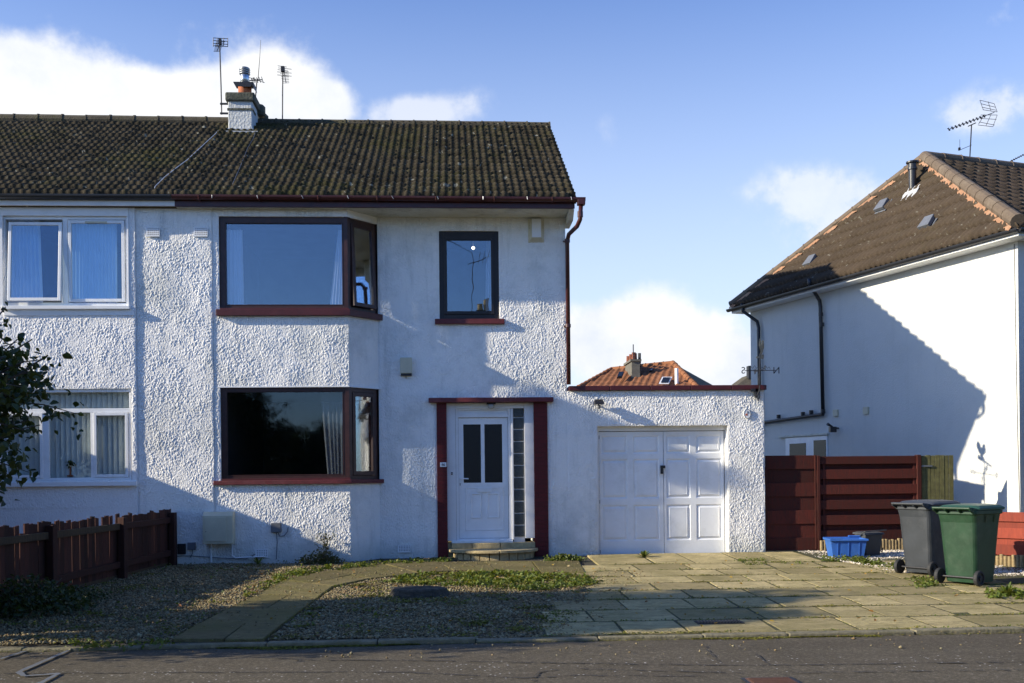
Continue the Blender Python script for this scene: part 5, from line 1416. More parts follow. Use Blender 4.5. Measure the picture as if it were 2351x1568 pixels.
# wall items
def wallbox(u0,u1,v0,v1,dep,mat,name,parent=nh,off=.0):
    a=on(u0,v1); b=on(u1,v1); c_=on(u1,v0); z0=a.z; z1=on(u0,v0).z
    m=MB(); m.prism([(a.x,a.y,z0),(b.x,b.y,z0),tuple(Vector((b.x,b.y,z0))-prp*dep),tuple(Vector((a.x,a.y,z0))-prp*dep)],(0,0,z1-z0)); return part(name,m,mat,parent)
wallbox(1915,1925,941,956,.04,'cream','wall_vent'); wallbox(1984,1995,935,951,.04,'cream','wall_vent'); wallbox(1903,1913,655,668,.04,'cream','wall_vent')
wf=wallbox(1806,1901,1006,1090,.03,'upvc','window_frame'); 
for a_,b_ in ((1815.5,1853),(1871,1899)): 
    o=wallbox(a_,b_,1019 if a_<1860 else 1011,1085,.036,'doorglass','pane',nh); o.parent=wf
wallbox(1791,1903,1001,1005,.06,'soffit','window_head')
lp=on(1925,983,.0); sl=thing('security_light','small black security lamp on the shaded side wall of the right-hand house','lamp',(lp.x+N0.x,lp.y+N0.y,lp.z))
m=MB(); m.tube([-prp*.0,-prp*.14],.02,8); q=-prp*.16; m.box(q.x-.07,q.x+.07,q.y-.06,q.y+.06,-.09,.03); m.build('lamp_body',M['black'],sl,bevel=.01); m=MB(); q=-prp*.14-dirW*.0; m.tube([q+Vector((-.02,0,.03)),q+Vector((-.14,-.03,.09))],[.02,.035],8); m.build('sensor_arm',M['black'],sl)
# crack / movement joint
m=MB(); m.tube([on(2328,560,.004),on(2332,800,.004),on(2336,1000,.004),on(2341,1180,.004)],.006,4); part('movement_joint',m,'darkmetal',nh)
# roof fittings on the hip face
def onhip(u,v):
    dx,dy,dz=ray(u,v); c0=Vector((0,-DIST,ZC)); P=E2+Vector((N0.x,N0.y,0)); r_=Vector((dx,dy,dz)); k=(P-c0).dot(nrm)/r_.dot(nrm); q=c0+r_*k
    return q-Vector((N0.x,N0.y,0))
Uh=(E1-E2).normalized(); Vh=nrm.cross(Uh).normalized(); Vh=Vh if Vh.z>0 else -Vh
def rm(p): 
    T=Matrix((Uh,Vh,nrm)).transposed().to_4x4(); T.translation=p; return T
for u,v in ((2029,478),(2133,518),(1864,605)):
    T=rm(onhip(u,v)+nrm*.05); m=MB(); m.prism([T@Vector(q) for q in ((-.15,-.12,0),(.15,-.12,0),(.12,.16,0),(-.12,.16,0))],nrm*.08); m.prism([T@Vector(q) for q in ((-.17,-.15,-.03),(.17,-.15,-.03),(.17,.2,-.03),(-.17,.2,-.03))],nrm*.02); part('roof_vent',m,'darkgreyplastic',nh,bevel=.02)
q=onhip(2095,440); m=MB(); kk=(q+N0).length
hz=(440-373)*kA/F
m.lathe((q.x,q.y,q.z),[(.075,-.1),(.075,hz*.72),(.10,hz*.73),(.10,hz*.80),(.085,hz*.81),(.085,hz*.93),(.13,hz*.95),(.13,hz),(.05,hz+.01)],16); part('soil_vent_pipe',m,'black',nh,smooth=False)
T=rm(onhip(2095,445)+nrm*.055); m=MB(); m.prism([T@Vector(q_) for q_ in ((-.22,-.2,0),(.0,-.24,0),(.24,-.18,0),(.2,.14,0),(-.18,.16,0))],nrm*.015); part('lead_slate',m,'lead',nh)
# aerial on neighbour
kk=kA+.6; b0=at(2226,360,kk); na=thing('yagi_aerial','long yagi aerial with mesh reflector on a mast above the brown hipped roof','aerial',tuple(b0)); rel=lambda u,v,dd=0: at(u,v,kk+dd)-b0
m=MB(); m.tube([rel(2226,363),rel(2228,325),rel(2230,287)],.014,8); m.tube([rel(2202,345),rel(2230,333)],.006,5); m.tube([rel(2203,320),rel(2203,345)],.005,5); m.box(*(lambda q:(q.x-.02,q.x+.02,q.y-.02,q.y+.02,q.z-.03,q.z+.03))(rel(2202,342))); m.build('mast',M['darkmetal'],na)
m=MB(); A0,A1=rel(2178,297,-.7),rel(2282,258,.2); m.tube([A0,A1],.009,6); m.tube([rel(2222,290),rel(2240,282)],.012,6)
for i in range(11):
    p_=A0.lerp(A1,i/13); d_=Vector((.0,.02,.035)); m.tube([p_-d_*1.0,p_+d_*1.0],.012,5); m.tube([p_-Vector((.035,0,-.02)),p_+Vector((.035,0,-.02))],.008,5)
m.build('boom_with_elements',M['darkmetal'],na)
m=MB()
c=rel(2272,260,.1)
P=lambda u,v,dd=0: rel(u,v,dd)
for (ua,va),(ub,vb) in (((2249,230),(2282,238)),((2251,238),(2284,246)),((2254,246),(2286,253)),((2256,252),(2289,257)),((2251,264),(2289,264)),((2250,272),(2287,274)),((2247,280),(2283,287)),((2245,287),(2279,291))): m.tube([P(ua,va),P(ub,vb)],.006,4)
for L_ in ([(2249,230),(2257,252)],[(2268,233),(2275,256)],[(2282,238),(2289,257)],[(2260,263),(2246,285)],[(2275,262),(2263,289)],[(2289,264),(2279,291)]): m.tube([P(*L_[0]),P(*L_[1])],.006,4)
m.build('mesh_reflector',M['darkmetal'],na)
b0=at(2352,362,kk+1.5); nb2=thing('far_aerial','tip of another yagi aerial poking in at the right edge above the ridge','aerial',tuple(b0)); m=MB()
q0=at(2320,370,kk+1.5)-b0; q1=at(2356,352,kk+1.5)-b0; m.tube([q0,q1],.008,5)
for i in range(7): p_=q0.lerp(q1,i/7); m.tube([p_-Vector((.02,0,.03)),p_+Vector((.02,0,.03))],.010,4)
m.build('boom_with_elements',M['darkmetal'],nb2); m=MB(); m.tube([q1,Vector((q1.x+.1,0,-.9))],.012,6); m.build('mast',M['darkmetal'],nb2)

# ==================================================================== DISTANT HOUSES
KD=58.0
def dp(u,v,k=KD): return at(u,v,k)
fh=thing('orange_roofed_house','far house with weathered orange pantile hip roof seen over the garage','house',(dp(1480,1000).x,dp(1480,1000).y,0))
o0=Vector((fh.location.x,fh.location.y,0))
eL=dp(1300,905,KD-2)-o0; eR=dp(1606,895,KD-4)-o0; rL=dp(1404,848,KD+3)-o0; rR=dp(1544,833.5,KD+1)-o0; eB=dp(1670,903,KD+9)-o0
ez=(eL.z+eR.z)/2; 
def quad_tiles(nm,P0,P1,P2,P3,mat,pitch,gauge):
    # bilinear sheet with rolls running up slope
    V_=[];F_=[];UV=[]; n=int((P1-P0).length/pitch)*4; nr=22; N_=(P1-P0).cross(P3-P0).normalized(); N_= N_ if N_.z>0 else -N_
    for j in range(nr+1):
        t=j/nr; a=P0.lerp(P3,t); b=P1.lerp(P2,t)
        for i in range(n+1):
            s=i/n; q=P0.lerp(P1,s)
            # keep rolls straight: parameter along the eave, clipped between the hips
            u_=s
            p=a.lerp(b,s); ph=(p-P0).dot((P1-P0).normalized())/pitch; p=p+N_*(.07*max(0,math.sin(ph*6.283)))
            V_.append(tuple(p)); UV.append((ph,j/1.0))
    for j in range(nr):
        for i in range(n): k_=j*(n+1)+i; F_.append((k_,k_+1,k_+n+2,k_+n+1))
    return npmesh(nm,V_,F_,mat,fh,True,UV)
quad_tiles('pantile_roof',eL,eR,rR,rL,M['pantile'],.36,.3)
m=MB(); m.poly([eR,eB,rR]); m.poly([eL,rL,rR,eB+Vector((0,4,0)),eL+Vector((0,9,0))]); part('dark_roof_side',m,'ridgedark',fh)
ridge(fh,rR,eR,.16,M['pantile'],'hip_tiles',.5,.02); ridge(fh,rL,rR,.14,M['pantile'],'ridge_tiles',.5,.02); ridge(fh,rL,eL,.14,M['pantile'],'hip_tiles',.5,.02)
m=MB(); m.prism([(eL.x+.5,eL.y+.4,-.5),(eR.x-.4,eR.y+.4,-.5),(eB.x-.4,eB.y,-.5),(eL.x+.8,eL.y+9,-.5)],(0,0,ez+.4)); part('rendered_wall',m,'render',fh)
m=MB(); a=dp(1450,860,KD-.3)-o0; b=dp(1469,860,KD-.3)-o0; zt3=(dp(1460,831,KD)-o0).z; m.box(a.x,b.x,a.y,a.y+2.2,a.z-.4,zt3); m.box(a.x-.08,b.x+.08,a.y-.08,a.y+2.3,zt3,zt3+.12); c4=part('chimney',m,'farstone',fh)
m=MB()
for k in range(5): m.lathe((a.x+.16+.14*(k%2),a.y+.2+k*.45,zt3+.1),[(.13,0),(.11,.38 if k else .30),(.12,.42)],8)
part('chimney_pots',m,'darkpot',c4); m=MB(); m.tube([(a.x+.1,a.y,zt3),(a.x+.1,a.y,zt3+.95)],.03,5); m.tube([(b.x+.2,a.y+1.2,zt3),(b.x+.2,a.y+1.2,zt3+.6)],.09,6); part('flue_pipe',m,'darkmetal',c4)
def sky_l(u0,u1,v0,v1,k,mat,sh=5):
    m=MB(); q=[dp(u0,v1,k)-o0,dp(u1,v1,k)-o0,dp(u1+sh,v0,k+.8)-o0,dp(u0+sh,v0,k+.8)-o0]; m.prism(q,(0,-.12,.06)); f_=part('skylight_frame',m,'smooth_white' if mat!='x' else 'darkmetal',fh)
    c=sum(q,Vector())/4; m=MB(); m.prism([c+(p_-c)*.74+Vector((0,-.14,.07)) for p_ in q],(0,-.02,.01)); m2=part('skylight_pane',m,'doorglass',f_)
sky_l(1468.0-53,1427,856,869,KD-.9,'x'); sky_l(1511,1534,868,884,KD-2.8,'w',8); sky_l(1489,1495,849,854,KD+.2,'x')
m=MB(); q=dp(1553,865,KD-2.6)-o0; m.tube([q-Vector((0,0,.5)),q+Vector((0,0,.45))],.10,8); part('vent_pipe',m,'smooth_white',fh)
fd=thing('far_dark_roof','dark slate roof slope of a house just left of the big white side wall','house',tuple(Vector((dp(1730,900,40).x,dp(1730,900,40).y,0)))); o1=fd.location.copy()
m=MB(); m.prism([dp(1690,885,40)-o1,dp(1727,858,41)-o1,dp(1780,858,41)-o1,dp(1780,885,40)-o1],(0,1.5,0)); m.build('slate_roof',M['ridgedark'],fd); m=MB(); q=dp(1700,890,40)-o1; m.box(q.x,q.x+2.2,q.y,q.y+3,-.4,q.z+.08); m.build('rendered_wall',M['render'],fd); m=MB(); q=dp(1724,856,40.5)-o1; m.box(q.x-.1,q.x+.12,q.y,q.y+.3,q.z-.3,q.z+.28); m.build('chimney',M['darkmetal'],fd)

# ==================================================================== GATES AND FENCES
yG=.12
def gp(u,v,y=yG): return W(u,v,y)
g1=gp(1756,1280); gate=thing('side_gate','dark red closed-board timber gate leaf right beside the garage','gate',(g1.x,yG,0))
lx=lambda u,v=1160,y=yG: WX(u,y,v)-g1.x
lz=lambda v,u=1930,y=yG: WZ(v,y,u)
zt5=lz(1045.5,1815)
m=MB(); nb_=7; hb=(zt5-.0)/nb_
for k in range(nb_): m.box(lx(1757)+.002,lx(1873),.02 if k%2 else .0,.04 if k%2 else .02,k*hb-(.02 if k%2 and k else -.02*(k==0)),(k+1)*hb+(.03 if k%2 and k<nb_-1 else 0)-.001*(k%2==0))
m.build('gate_boards',M['gatered'],gate,bevel=.003)
m=MB(); m.box(lx(1757),lx(1761),-.02,-.0015,.03,zt5); m.box(lx(1870),lx(1874),-.02,-.0015,.03,zt5); m.split('gate_stile',M['gatered'],gate,bevel=.003)
m=MB(); m.box(lx(1758),lx(1873),.045,.075,.25,.35); m.box(lx(1758),lx(1873),.045,.075,1.35,1.45); m.split('gate_ledge',M['gatered'],gate)
g2=gp(1878,1260); pan=thing('slatted_fence_panel','dark red hit-and-miss slatted timber fence panel behind the blue crate','fence panel',(g2.x,yG,0))
lx2=lambda u,v=1150,y=yG: WX(u,y,v)-g2.x
zt6=lz(1046.5,1990)
m=MB()
bd=[(1047,1065),(1077,1099),(1112,1134),(1147,1168.5),(1182,1204),(1217,1240),(1252,1275)]
for a,b in bd: m.box(lx2(1882),lx2(2104),-.005,.016,lz(b,1990),lz(a,1990))
m.build('front_slats',M['gatered'],pan,bevel=.003)
m=MB()
for (a,b) in [(1060,1082),(1095,1117),(1130,1151),(1165,1186),(1200,1221),(1235,1256),(1266,1285)]: m.box(lx2(1886),lx2(2100),.055,.075,lz(b,1990),lz(a,1990))
m.build('rear_slats',M['gatered'],pan,bevel=.003)
m=MB(); m.box(lx2(1875.5),lx2(1882)-.001,-.03,.08,-.02,zt6+.01); m.box(lx2(2104.5),lx2(2114),-.03,.08,-.02,zt6+.01); m.split('fence_post',M['gatered'],pan,bevel=.004)
m=MB(); 
for u in (1890,2098): m.box(lx2(u),lx2(u+5),.0165,.0545,.02,zt6-.03)
m.split('batten',M['gatered'],pan)
g3=gp(2115,1260); of=thing('olive_board_fence','weathered olive green vertical board gate between red fence and white wall','fence panel',(g3.x,yG,0))
lx3=lambda u: WX(u,yG,1150)-g3.x
m=MB(); n_=7
for k in range(n_):
    a=lx3(2115.5)+(lx3(2190)-lx3(2115.5))*k/n_; b=lx3(2115.5)+(lx3(2190)-lx3(2115.5))*(k+1)/n_; m.box(a+.004,b-.004,rng.uniform(-.003,.003),.02,.02,zt6+rng.uniform(-.01,.004))
m.build('vertical_boards',M['ply'],of,bevel=.003)
m=MB(); m.box(lx3(2115.5),lx3(2140),-.02,-.004,zt6-.20,zt6-.17); m.build('strap_hinge',M['alu'],of); m=MB(); m.box(lx3(2116),lx3(2190),.022,.06,.3,.4); m.box(lx3(2116),lx3(2190),.022,.06,1.3,1.4); m.split('rail',M['ply'],of)
m=MB(); m.box(lx3(2170),lx3(2173),-.035,-.005,lz(1187),lz(1172)); m.build('latch',M['black'],of)
# low orange fence at right
q0=G(2180,1290); q1=G(2460,1312); vd=(Vector((q1.x-q0.x,q1.y-q0.y,0))); LL=vd.length; ang=math.atan2(vd.y,vd.x)
lf=thing('low_orange_fence','bright orange-red slatted low fence against the white wall behind the green bin','fence panel',(q0.x,q0.y,0),ang)
kq=(q0.y+DIST)/1.0
zt7=WZ(1175,(q0.y+q1.y)/2,2300)
m=MB(); n_=5; hh=(zt7-.12)/n_
for k in range(n_): m.box(0,LL,(-.02 if k%2==0 else .012),(-.001 if k%2==0 else .03),.12+k*hh-(.02 if k%2==0 else 0),.12+(k+1)*hh+(.012 if k%2==0 and k<n_-1 else -.004))
m.build('slats',M['orangefence'],lf,bevel=.003)
m=MB(); 
for s in (.35,.75): m.box(LL*s,LL*s+.05,.031,.09,.0,zt7-.02)
m.split('fence_post',M['orangefence'],lf)
def logroll(name,label,P,Q,h,n):
    t_=thing(name,label,'log edging',(P.x,P.y,gz(0,P.y)))
    m=MB(); d_=Vector((Q.x-P.x,Q.y-P.y,0))
    for k in range(n):
        c=d_*((k+.5)/n); r_=d_.length/n*.48; hh_=h*rng.uniform(.86,1.08); m.lathe((c.x,c.y,0),[(r_,-.1),(r_,hh_-.008),(r_*.9,hh_)],10)
    m.build('half_logs',M['log'],t_); return t_
logroll('log_edging','short log roll edging at the foot of the dark red slatted fence',Vector((WX(1882,.0,1270),.0,0)),Vector((WX(2104,.0,1270),.0,0)),.20,30)
logroll('log_edging','log roll edging below the bright orange-red fence',q0+Vector((.02,-.08,0)),q1+Vector((0,-.08,0)),.16,30)

# left picket fence, perpendicular to the house
fd_=fence_dir; nrmf=Vector((-fd_.y,fd_.x,0))
if nrmf.x<0: nrmf=-nrmf
fen=thing('picket_fence','red brown timber picket fence running from the house wall towards the street','fence',(fence_far.x,fence_far.y,0))
def fpz(v,dist,u): 
    q=fence_far+fd_*dist; return WZ(v,q.y,u)
def fu(u):
    k,s=hit(u,fence_far,fd_,1250); return s
FL=6.6
ztop0=WZ(1170,fence_far.y,400); sN=fu(0); ztopN=WZ(1211,(fence_far+fd_*sN).y,0)
print('fence',fence_far,fd_,'sN',sN,'z',ztop0,ztopN)
def ft(s): return ztop0+(ztopN-ztop0)*min(s/sN,1.6)
def fg(s): return gz(0,(fence_far+fd_*s).y)
m=MB(); s=.03; r9=random.Random(4)
while s<FL:
    w=.095*r9.uniform(.92,1.05); gap=r9.choice([.001,.002,.004,.006,.010]); hgt=ft(s)+r9.uniform(-.03,.02)
    if r9.random()<.06: hgt-=.12
    lean=r9.uniform(-.012,.012); a=fd_*s; b=fd_*(s+w); o_=nrmf*-.012
    tl=r9.uniform(-.008,.008)
    P=[a+o_,b+o_,b+o_+Vector((0,0,hgt+tl))+fd_*lean,a+o_+Vector((0,0,hgt-tl))+fd_*lean]
    P[0].z=P[1].z=fg(s)+.05
    m.prism(P,-nrmf*.018); s+=w+gap
m.build('pickets',M['fencered'],fen)
posts=[.12,fu(272),fu(108),fu(108)+2.0]
for i,ps in enumerate(posts):
    c=fd_*ps+nrmf*.06; T_=Matrix.Translation((c.x,c.y,0))@Matrix.Rotation(math.atan2(fd_.y,fd_.x),4,'Z'); m=MB(); m.box(-.05,.05,-.05,.05,fg(ps)-.2,ft(ps)-.03 if i else ft(ps)-.04,T_); m.build('fence_post',M['fencered'],fen,bevel=.008)
for a,b in zip(posts[:-1],posts[1:]):
    for top in (0,1):
        za=(ft(a)-.16) if top else fg(a)+.20; zb_=(ft(b)-.16) if top else fg(b)+.20
        p0=fd_*(a+.05)+nrmf*.03+Vector((0,0,za)); p1_=fd_*(b-.05)+nrmf*.03+Vector((0,0,zb_)); m=MB(); m.bar(p0,p1_,.045,.09); m.build('fence_rail',M['fencerail'] if top and a>.2 else M['fencered'],fen,bevel=.006)
m=MB(); m.bar(fd_*.05-nrmf*.03+Vector((0,0,fg(0)+.03)),fd_*FL-nrmf*.03+Vector((0,0,fg(FL)+.03)),.03,.12); m.build('gravel_board',M['fencerail'],fen)

# ==================================================================== BINS, CRATE, CADDY
def wheelie(name,label,loc,rz,body,lid,group):
    t_=thing(name,label,'wheelie bin',loc,rz,group)
    m=MB()
    # local: +y is the front (lid lip), -y the wheels/handle side; x width
    NS=5; K=NS*4
    def sect(w,y0,y1,z,c=.065):
        L_=[]
        for cx_,cy_,a0 in ((w-c,y0+c,-90),(w-c,y1-c,0),(-w+c,y1-c,90),(-w+c,y0+c,180)):
            for i in range(NS): a_=R(a0+90*i/(NS-1)); L_.append((cx_+c*math.cos(a_),cy_+c*math.sin(a_),z))
        return L_
    secs=[sect(.215,-.20,.22,.03),sect(.22,-.215,.235,.10),sect(.255,-.285,.305,.80),sect(.265,-.31,.325,.90),sect(.285,-.33,.345,.905),sect(.285,-.33,.345,.955)]
    n0=0
    for s_ in secs: m.v+=s_
    for i in range(len(secs)-1):
        for k in range(K): k2=(k+1)%K; m.f.append((i*K+k,i*K+k2,(i+1)*K+k2,(i+1)*K+k))
    m.f.append(tuple(range(K-1,-1,-1))); m.f.append(tuple(range(5*K,6*K)))
    bd=m.build('bin_body',M[body],t_,bevel=.006)
    m=MB()
    ls=[sect(.295,-.27,.375,.957,.06),sect(.295,-.27,.385,.985,.06),sect(.25,-.22,.34,1.015,.06),sect(.14,-.12,.22,1.03,.05)]
    for s_ in ls: m.v+=s_
    for i in range(3):
        for k in range(K): k2=(k+1)%K; m.f.append((i*K+k,i*K+k2,(i+1)*K+k2,(i+1)*K+k))
    m.f.append(tuple(range(K-1,-1,-1))); m.f.append(tuple(range(3*K,4*K)))
    m.prism([(-.12,.37,.96),(.12,.37,.96),(.12,.42,.975),(-.12,.42,.975)],(0,0,.02))
    ld=m.build('bin_lid',M[lid],t_,bevel=.01)
    m=MB()
    m.tube([(-.26,-.40,.985),(.26,-.40,.985)],.018,8)
    for x in (-.25,-.09,.09,.25): m.prism([(x-.012,-.30,.90),(x-.012,-.30,.99),(x-.012,-.42,1.0),(x-.012,-.40,.955)],(.024,0,0))
    m.box(-.27,.27,-.36,-.27,.957,.985); m.build('bin_handle',M[body],t_,bevel=.006)
    m=MB(); m.tube([(-.27,-.235,.10),(.27,-.235,.10)],.013,8); m.build('axle',M['darkmetal'],t_)
    for sx_ in (-1,1):
        Tw=Matrix.Rotation(R(90),4,'Y'); m=MB(); m.lathe((sx_*.27,-.235,.10),[(.07,-.028),(.095,-.024),(.10,-.012),(.10,.012),(.095,.024),(.07,.028),(.066,.012),(.03,.012),(.028,.03),(.02,.032)] if sx_>0 else [(.02,-.032),(.028,-.03),(.03,-.012),(.066,-.012),(.07,-.028),(.095,-.024),(.10,-.012),(.10,.012),(.095,.024),(.07,.028)],24,Tw); m.build('wheel',M['rubber'],t_)
    # moulded ribs on the side and the lifting comb
    m=MB(); m.box(-.2,.2,.327,.35,.86,.90); 
    for sx_ in (-1,1):
        for yy_ in (-.06,.14): m.prism([(sx_*.262,yy_-.015,.80),(sx_*.262,yy_+.015,.80),(sx_*.285,yy_+.012,.905),(sx_*.285,yy_-.012,.905)],(sx_*.002,0,0))
    m.build('rib',M[body],t_)
    return t_
pG=G(2203,1353); pb=G(2215,1345)
wheelie('wheelie_bin','tall dark green wheelie bin nearest the camera on the driveway edge',(pb.x+.12,pb.y+.12,gz(0,pb.y)+.015),R(-58),'binfgreen','binlid','wheelie bins on the driveway')
pb=G(2103,1322); b2=wheelie('wheelie_bin','dark grey wheelie bin standing behind and left of the green one',(pb.x+.20,pb.y+.10,gz(0,pb.y)+.015),R(-62),'bingrey','greylid','wheelie bins on the driveway')
# blue crate
pc_=G(1941,1280); cr=thing('recycling_crate','open bright blue plastic recycling crate in front of the red fence','crate',(pc_.x,pc_.y,gz(0,pc_.y)+.01),R(-6))
def crate(m,w0,w1,d0,d1,h,t,dipfront=.0):
    o=[[(-w0,-d0,0),(w0,-d0,0),(w0,d0,0),(-w0,d0,0)],[(-w1,-d1,h),(w1,-d1,h),(w1,d1,h),(-w1,d1,h)]]
    i_=[[(-w0+t,-d0+t,t),(w0-t,-d0+t,t),(w0-t,d0-t,t),(-w0+t,d0-t,t)],[(-w1+t,-d1+t,h),(w1-t,-d1+t,h),(w1-t,d1-t,h),(-w1+t,d1-t,h)]]
    for k in range(4):
        j=(k+1)%4; m.quad(o[0][k],o[0][j],o[1][j],o[1][k]); m.quad(i_[0][j],i_[0][k],i_[1][k],i_[1][j]); m.quad(o[1][k],o[1][j],i_[1][j],i_[1][k])
    m.quad(*o[0][::-1]); m.quad(*i_[0])
m=MB(); crate(m,.24,.285,.16,.20,.30,.008); m.build('crate_tub',M['blue'],cr,weld=True)
m=MB(); 
for a,b in (((-.30,-.215),(.30,-.195)),): m.box(-.305,.305,-.225,-.201,.268,.30); m.box(-.305,.305,.201,.225,.275,.31); m.box(-.305,-.286,-.2,.2,.27,.30); m.box(.286,.305,-.2,.2,.27,.30)
m.box(-.30,-.12,-.225,-.2,.30,.318); m.box(.10,.30,.19,.225,.31,.335); m.build('crate_rim',M['blue'],cr,bevel=.006)
m=MB(); 
for x in (-.17,.17,0.0): m.prism([(x-.006,-.162,.02),(x+.006,-.162,.02),(x+.006,-.198,.268),(x-.006,-.198,.268)],(0,-.008,0))
m.build('rib',M['blue'],cr)
pc_=G(1998,1277); cd=thing('food_caddy','small dark grey food waste caddy with handle beside the blue crate','food caddy',(pc_.x+.01,pc_.y+.1,gz(0,pc_.y)+.01),R(12))
m=MB(); 
def taper(m,w0,d0,w1,d1,z0,z1):
    a=[(-w0,-d0,z0),(w0,-d0,z0),(w0,d0,z0),(-w0,d0,z0)]; b=[(-w1,-d1,z1),(w1,-d1,z1),(w1,d1,z1),(-w1,d1,z1)]
    for k in range(4): j=(k+1)%4; m.quad(a[k],a[j],b[j],b[k])
    m.quad(*a[::-1]); m.quad(*b)
taper(m,.13,.12,.165,.15,0,.345); m.build('caddy_body',M['caddy'],cd,bevel=.012,weld=True)
m=MB(); taper(m,.185,.17,.18,.165,.346,.372); taper(m,.165,.15,.13,.12,.373,.388); m.build('caddy_lid',M['greylid'],cd,bevel=.006)
m=MB(); m.tube([(-.17,-.0,.30),(-.195,-.1,.36),(-.17,-.17,.40),(.1,-.175,.41),(.25,-.12,.41)],.009,6); m.tube([(.17,0,.1),(.22,-.05,.05),(.2,-.1,.12)],.008,6); m.build('caddy_handle',M['caddy'],cd)

# stump, drain grating
ps=G(958,1368); sp=thing('tree_stump','low flat weathered tree stump sunk in the gravel in front of the house','tree stump',(ps.x,ps.y,gz(0,ps.y)))
m=MB(); seg=40; rng2=random.Random(3); prof=[]
rad=[.30*(1+.10*math.sin(3*a*.157+1)+.06*rng2.uniform(-1,1)) for a in range(seg)]
for (k,z) in ((1.12,-.03),(1.0,.05),(.97,.085),(.9,.10),(.5,.105),(.1,.10)):
    for i in range(seg): a=6.2832*i/seg; m.v.append((rad[i]*k*math.cos(a)*1.15,rad[i]*k*math.sin(a)*.9,z+rng2.uniform(-.006,.006)))
for r_ in range(5):
    for i in range(seg): j=(i+1)%seg; m.f.append((r_*seg+i,r_*seg+j,(r_+1)*seg+j,(r_+1)*seg+i))
m.f.append(tuple(5*seg+i for i in range(seg))); m.build('stump_wood',M['stump'],sp)
pd=G(1650,1432); dg=thing('drain_grating','dark slotted drain grating set in the shaded driveway slabs','drain cover',(pd.x,pd.y,gz(0,pd.y)+.016))
m=MB(); m.box(-.24,.24,-.10,.10,-.02,.004); m.build('grating_frame',M['rubber'],dg); m=MB()
for k in range(14): m.box(-.22+k*.032,-.205+k*.032,-.08,.08,.004,.012)
m.build('grating_bars',M['darkmetal'],dg)
# ==================================================================== PLANTS
def shrub(name,label,cat,c,rx,ry,h,n,size,mat,seed,stems=6):
    t_=thing(name,label,cat,(c.x,c.y,gz(0,c.y)))
    r=random.Random(seed); pts=[]
    m=MB()
    for k in range(stems):
        a=r.uniform(0,6.28); tip=Vector((rx*.8*math.cos(a)*r.random(),ry*.8*math.sin(a)*r.random(),h*r.uniform(.6,1))); m.tube([(0,0,0),tuple(tip*.5+Vector((r.gauss(0,.03),0,0))),tuple(tip)],[.008,.006,.003],5)
    m.build('stems',M['tree_bark'],t_)
    for _ in range(n):
        a=r.uniform(0,6.28); q=math.sqrt(r.random()); z=h*(1-q*q*.8)*r.uniform(.15,1); q*=r.uniform(.6,1.1); pts.append((rx*q*math.cos(a),ry*q*math.sin(a),z))
    leaves('foliage',pts,[size*r.uniform(.5,1.3) for _ in pts],mat,t_,seed,.3); return t_
b=Vector((WX(735,-.75,1270),-.78,0)); shrub('heather_shrub','low olive shrub at the foot of the bay wall','shrub',b,.42,.22,.22,900,.035,'bushleaf',1,10)
b=Vector((WX(700,-.75,1270)+.1,-.72,0)); t_=thing('climbing_plant','thin straggly climber on the wall above the low shrub','plant',(b.x+.15,b.y+.1,0))
m=MB(); pts=[]; r1=random.Random(6)
for k in range(7):
    x=0;z=0.05;P_=[(0,0,0)]
    for s in range(7): x+=r1.uniform(-.04,.06); z+=.055; P_.append((x,.0,z)); pts+= [(x+r1.gauss(0,.02),r1.gauss(0,.02),z+r1.gauss(0,.02)) for _ in range(5)]
    m.tube(P_,.004,4)
m.build('stems',M['tree_bark'],t_); leaves('foliage',pts,[.03*r1.uniform(.5,1.2) for _ in pts],'bushleaf',t_,6,.1)
b=G(1295,1289); shrub('leafy_weed','bright green leafy weed clump at the wall right of the doorstep','weed',b,.28,.10,.13,420,.045,'weed',2,4)
def rosette(name,label,c,n,L,seed):
    t_=thing(name,label,'weed',(c.x,c.y,gz(0,c.y)+.01)); r=np.random.RandomState(seed); V_=[];F_=[]
    for k in range(n):
        a=r.uniform(0,6.28); el=r.uniform(.3,1.2); l=L*r.uniform(.6,1.2); d_=np.array([math.cos(a)*math.cos(el),math.sin(a)*math.cos(el),math.sin(el)]); s_=np.array([-math.sin(a),math.cos(a),0])
        b0=len(V_); 
        for t__,w in ((0,.004),(.3,.010),(.6,.016),(.85,.012),(1,.001)):
            p_=d_*l*t__+np.array([0,0,-.25*l*t__*t__]); V_+= [p_-s_*w,p_+s_*w]
        for i in range(4): F_.append((b0+2*i,b0+2*i+1,b0+2*i+3,b0+2*i+2))
    npmesh('leaves',V_,F_,M['weed'],t_)
rosette('dandelion_plant','jagged dandelion growing at the base of the garage doors',G(1478,1281),46,.17,1)
rosette('dandelion_plant','broad leaved dandelion on the driveway edge right of the green bin',G(2310,1368),40,.20,2)
rosette('tall_weed','upright green weed in the gravel below the meter box',G(592,1297)+Vector((-.0,.0,0)),22,.22,3)
b=G(2305,1290)-Vector((0,.15,0)); shrub('dark_shrub','dark leafy shrub in front of the bright orange-red fence behind the green bin','shrub',b+Vector((-.10,-.1,0)),.36,.25,.62,1500,.05,'leaf',4,12)
b=G(1740,1290); 
# dark undergrowth by the picket fence
b=fence_far+fd_*fu(60)+nrmf*.45; b.z=0; shrub('fence_undergrowth','dark straggly undergrowth at the street end of the picket fence','shrub',b,.6,.6,.24,1300,.035,'leaf',9,20)
b=fence_far+fd_*(fu(0)+.3)+nrmf*.5; b.z=0; shrub('corner_undergrowth','dark leafy undergrowth at the bottom left corner of the garden','shrub',b,.7,.7,.45,2200,.05,'leaf',10,14)

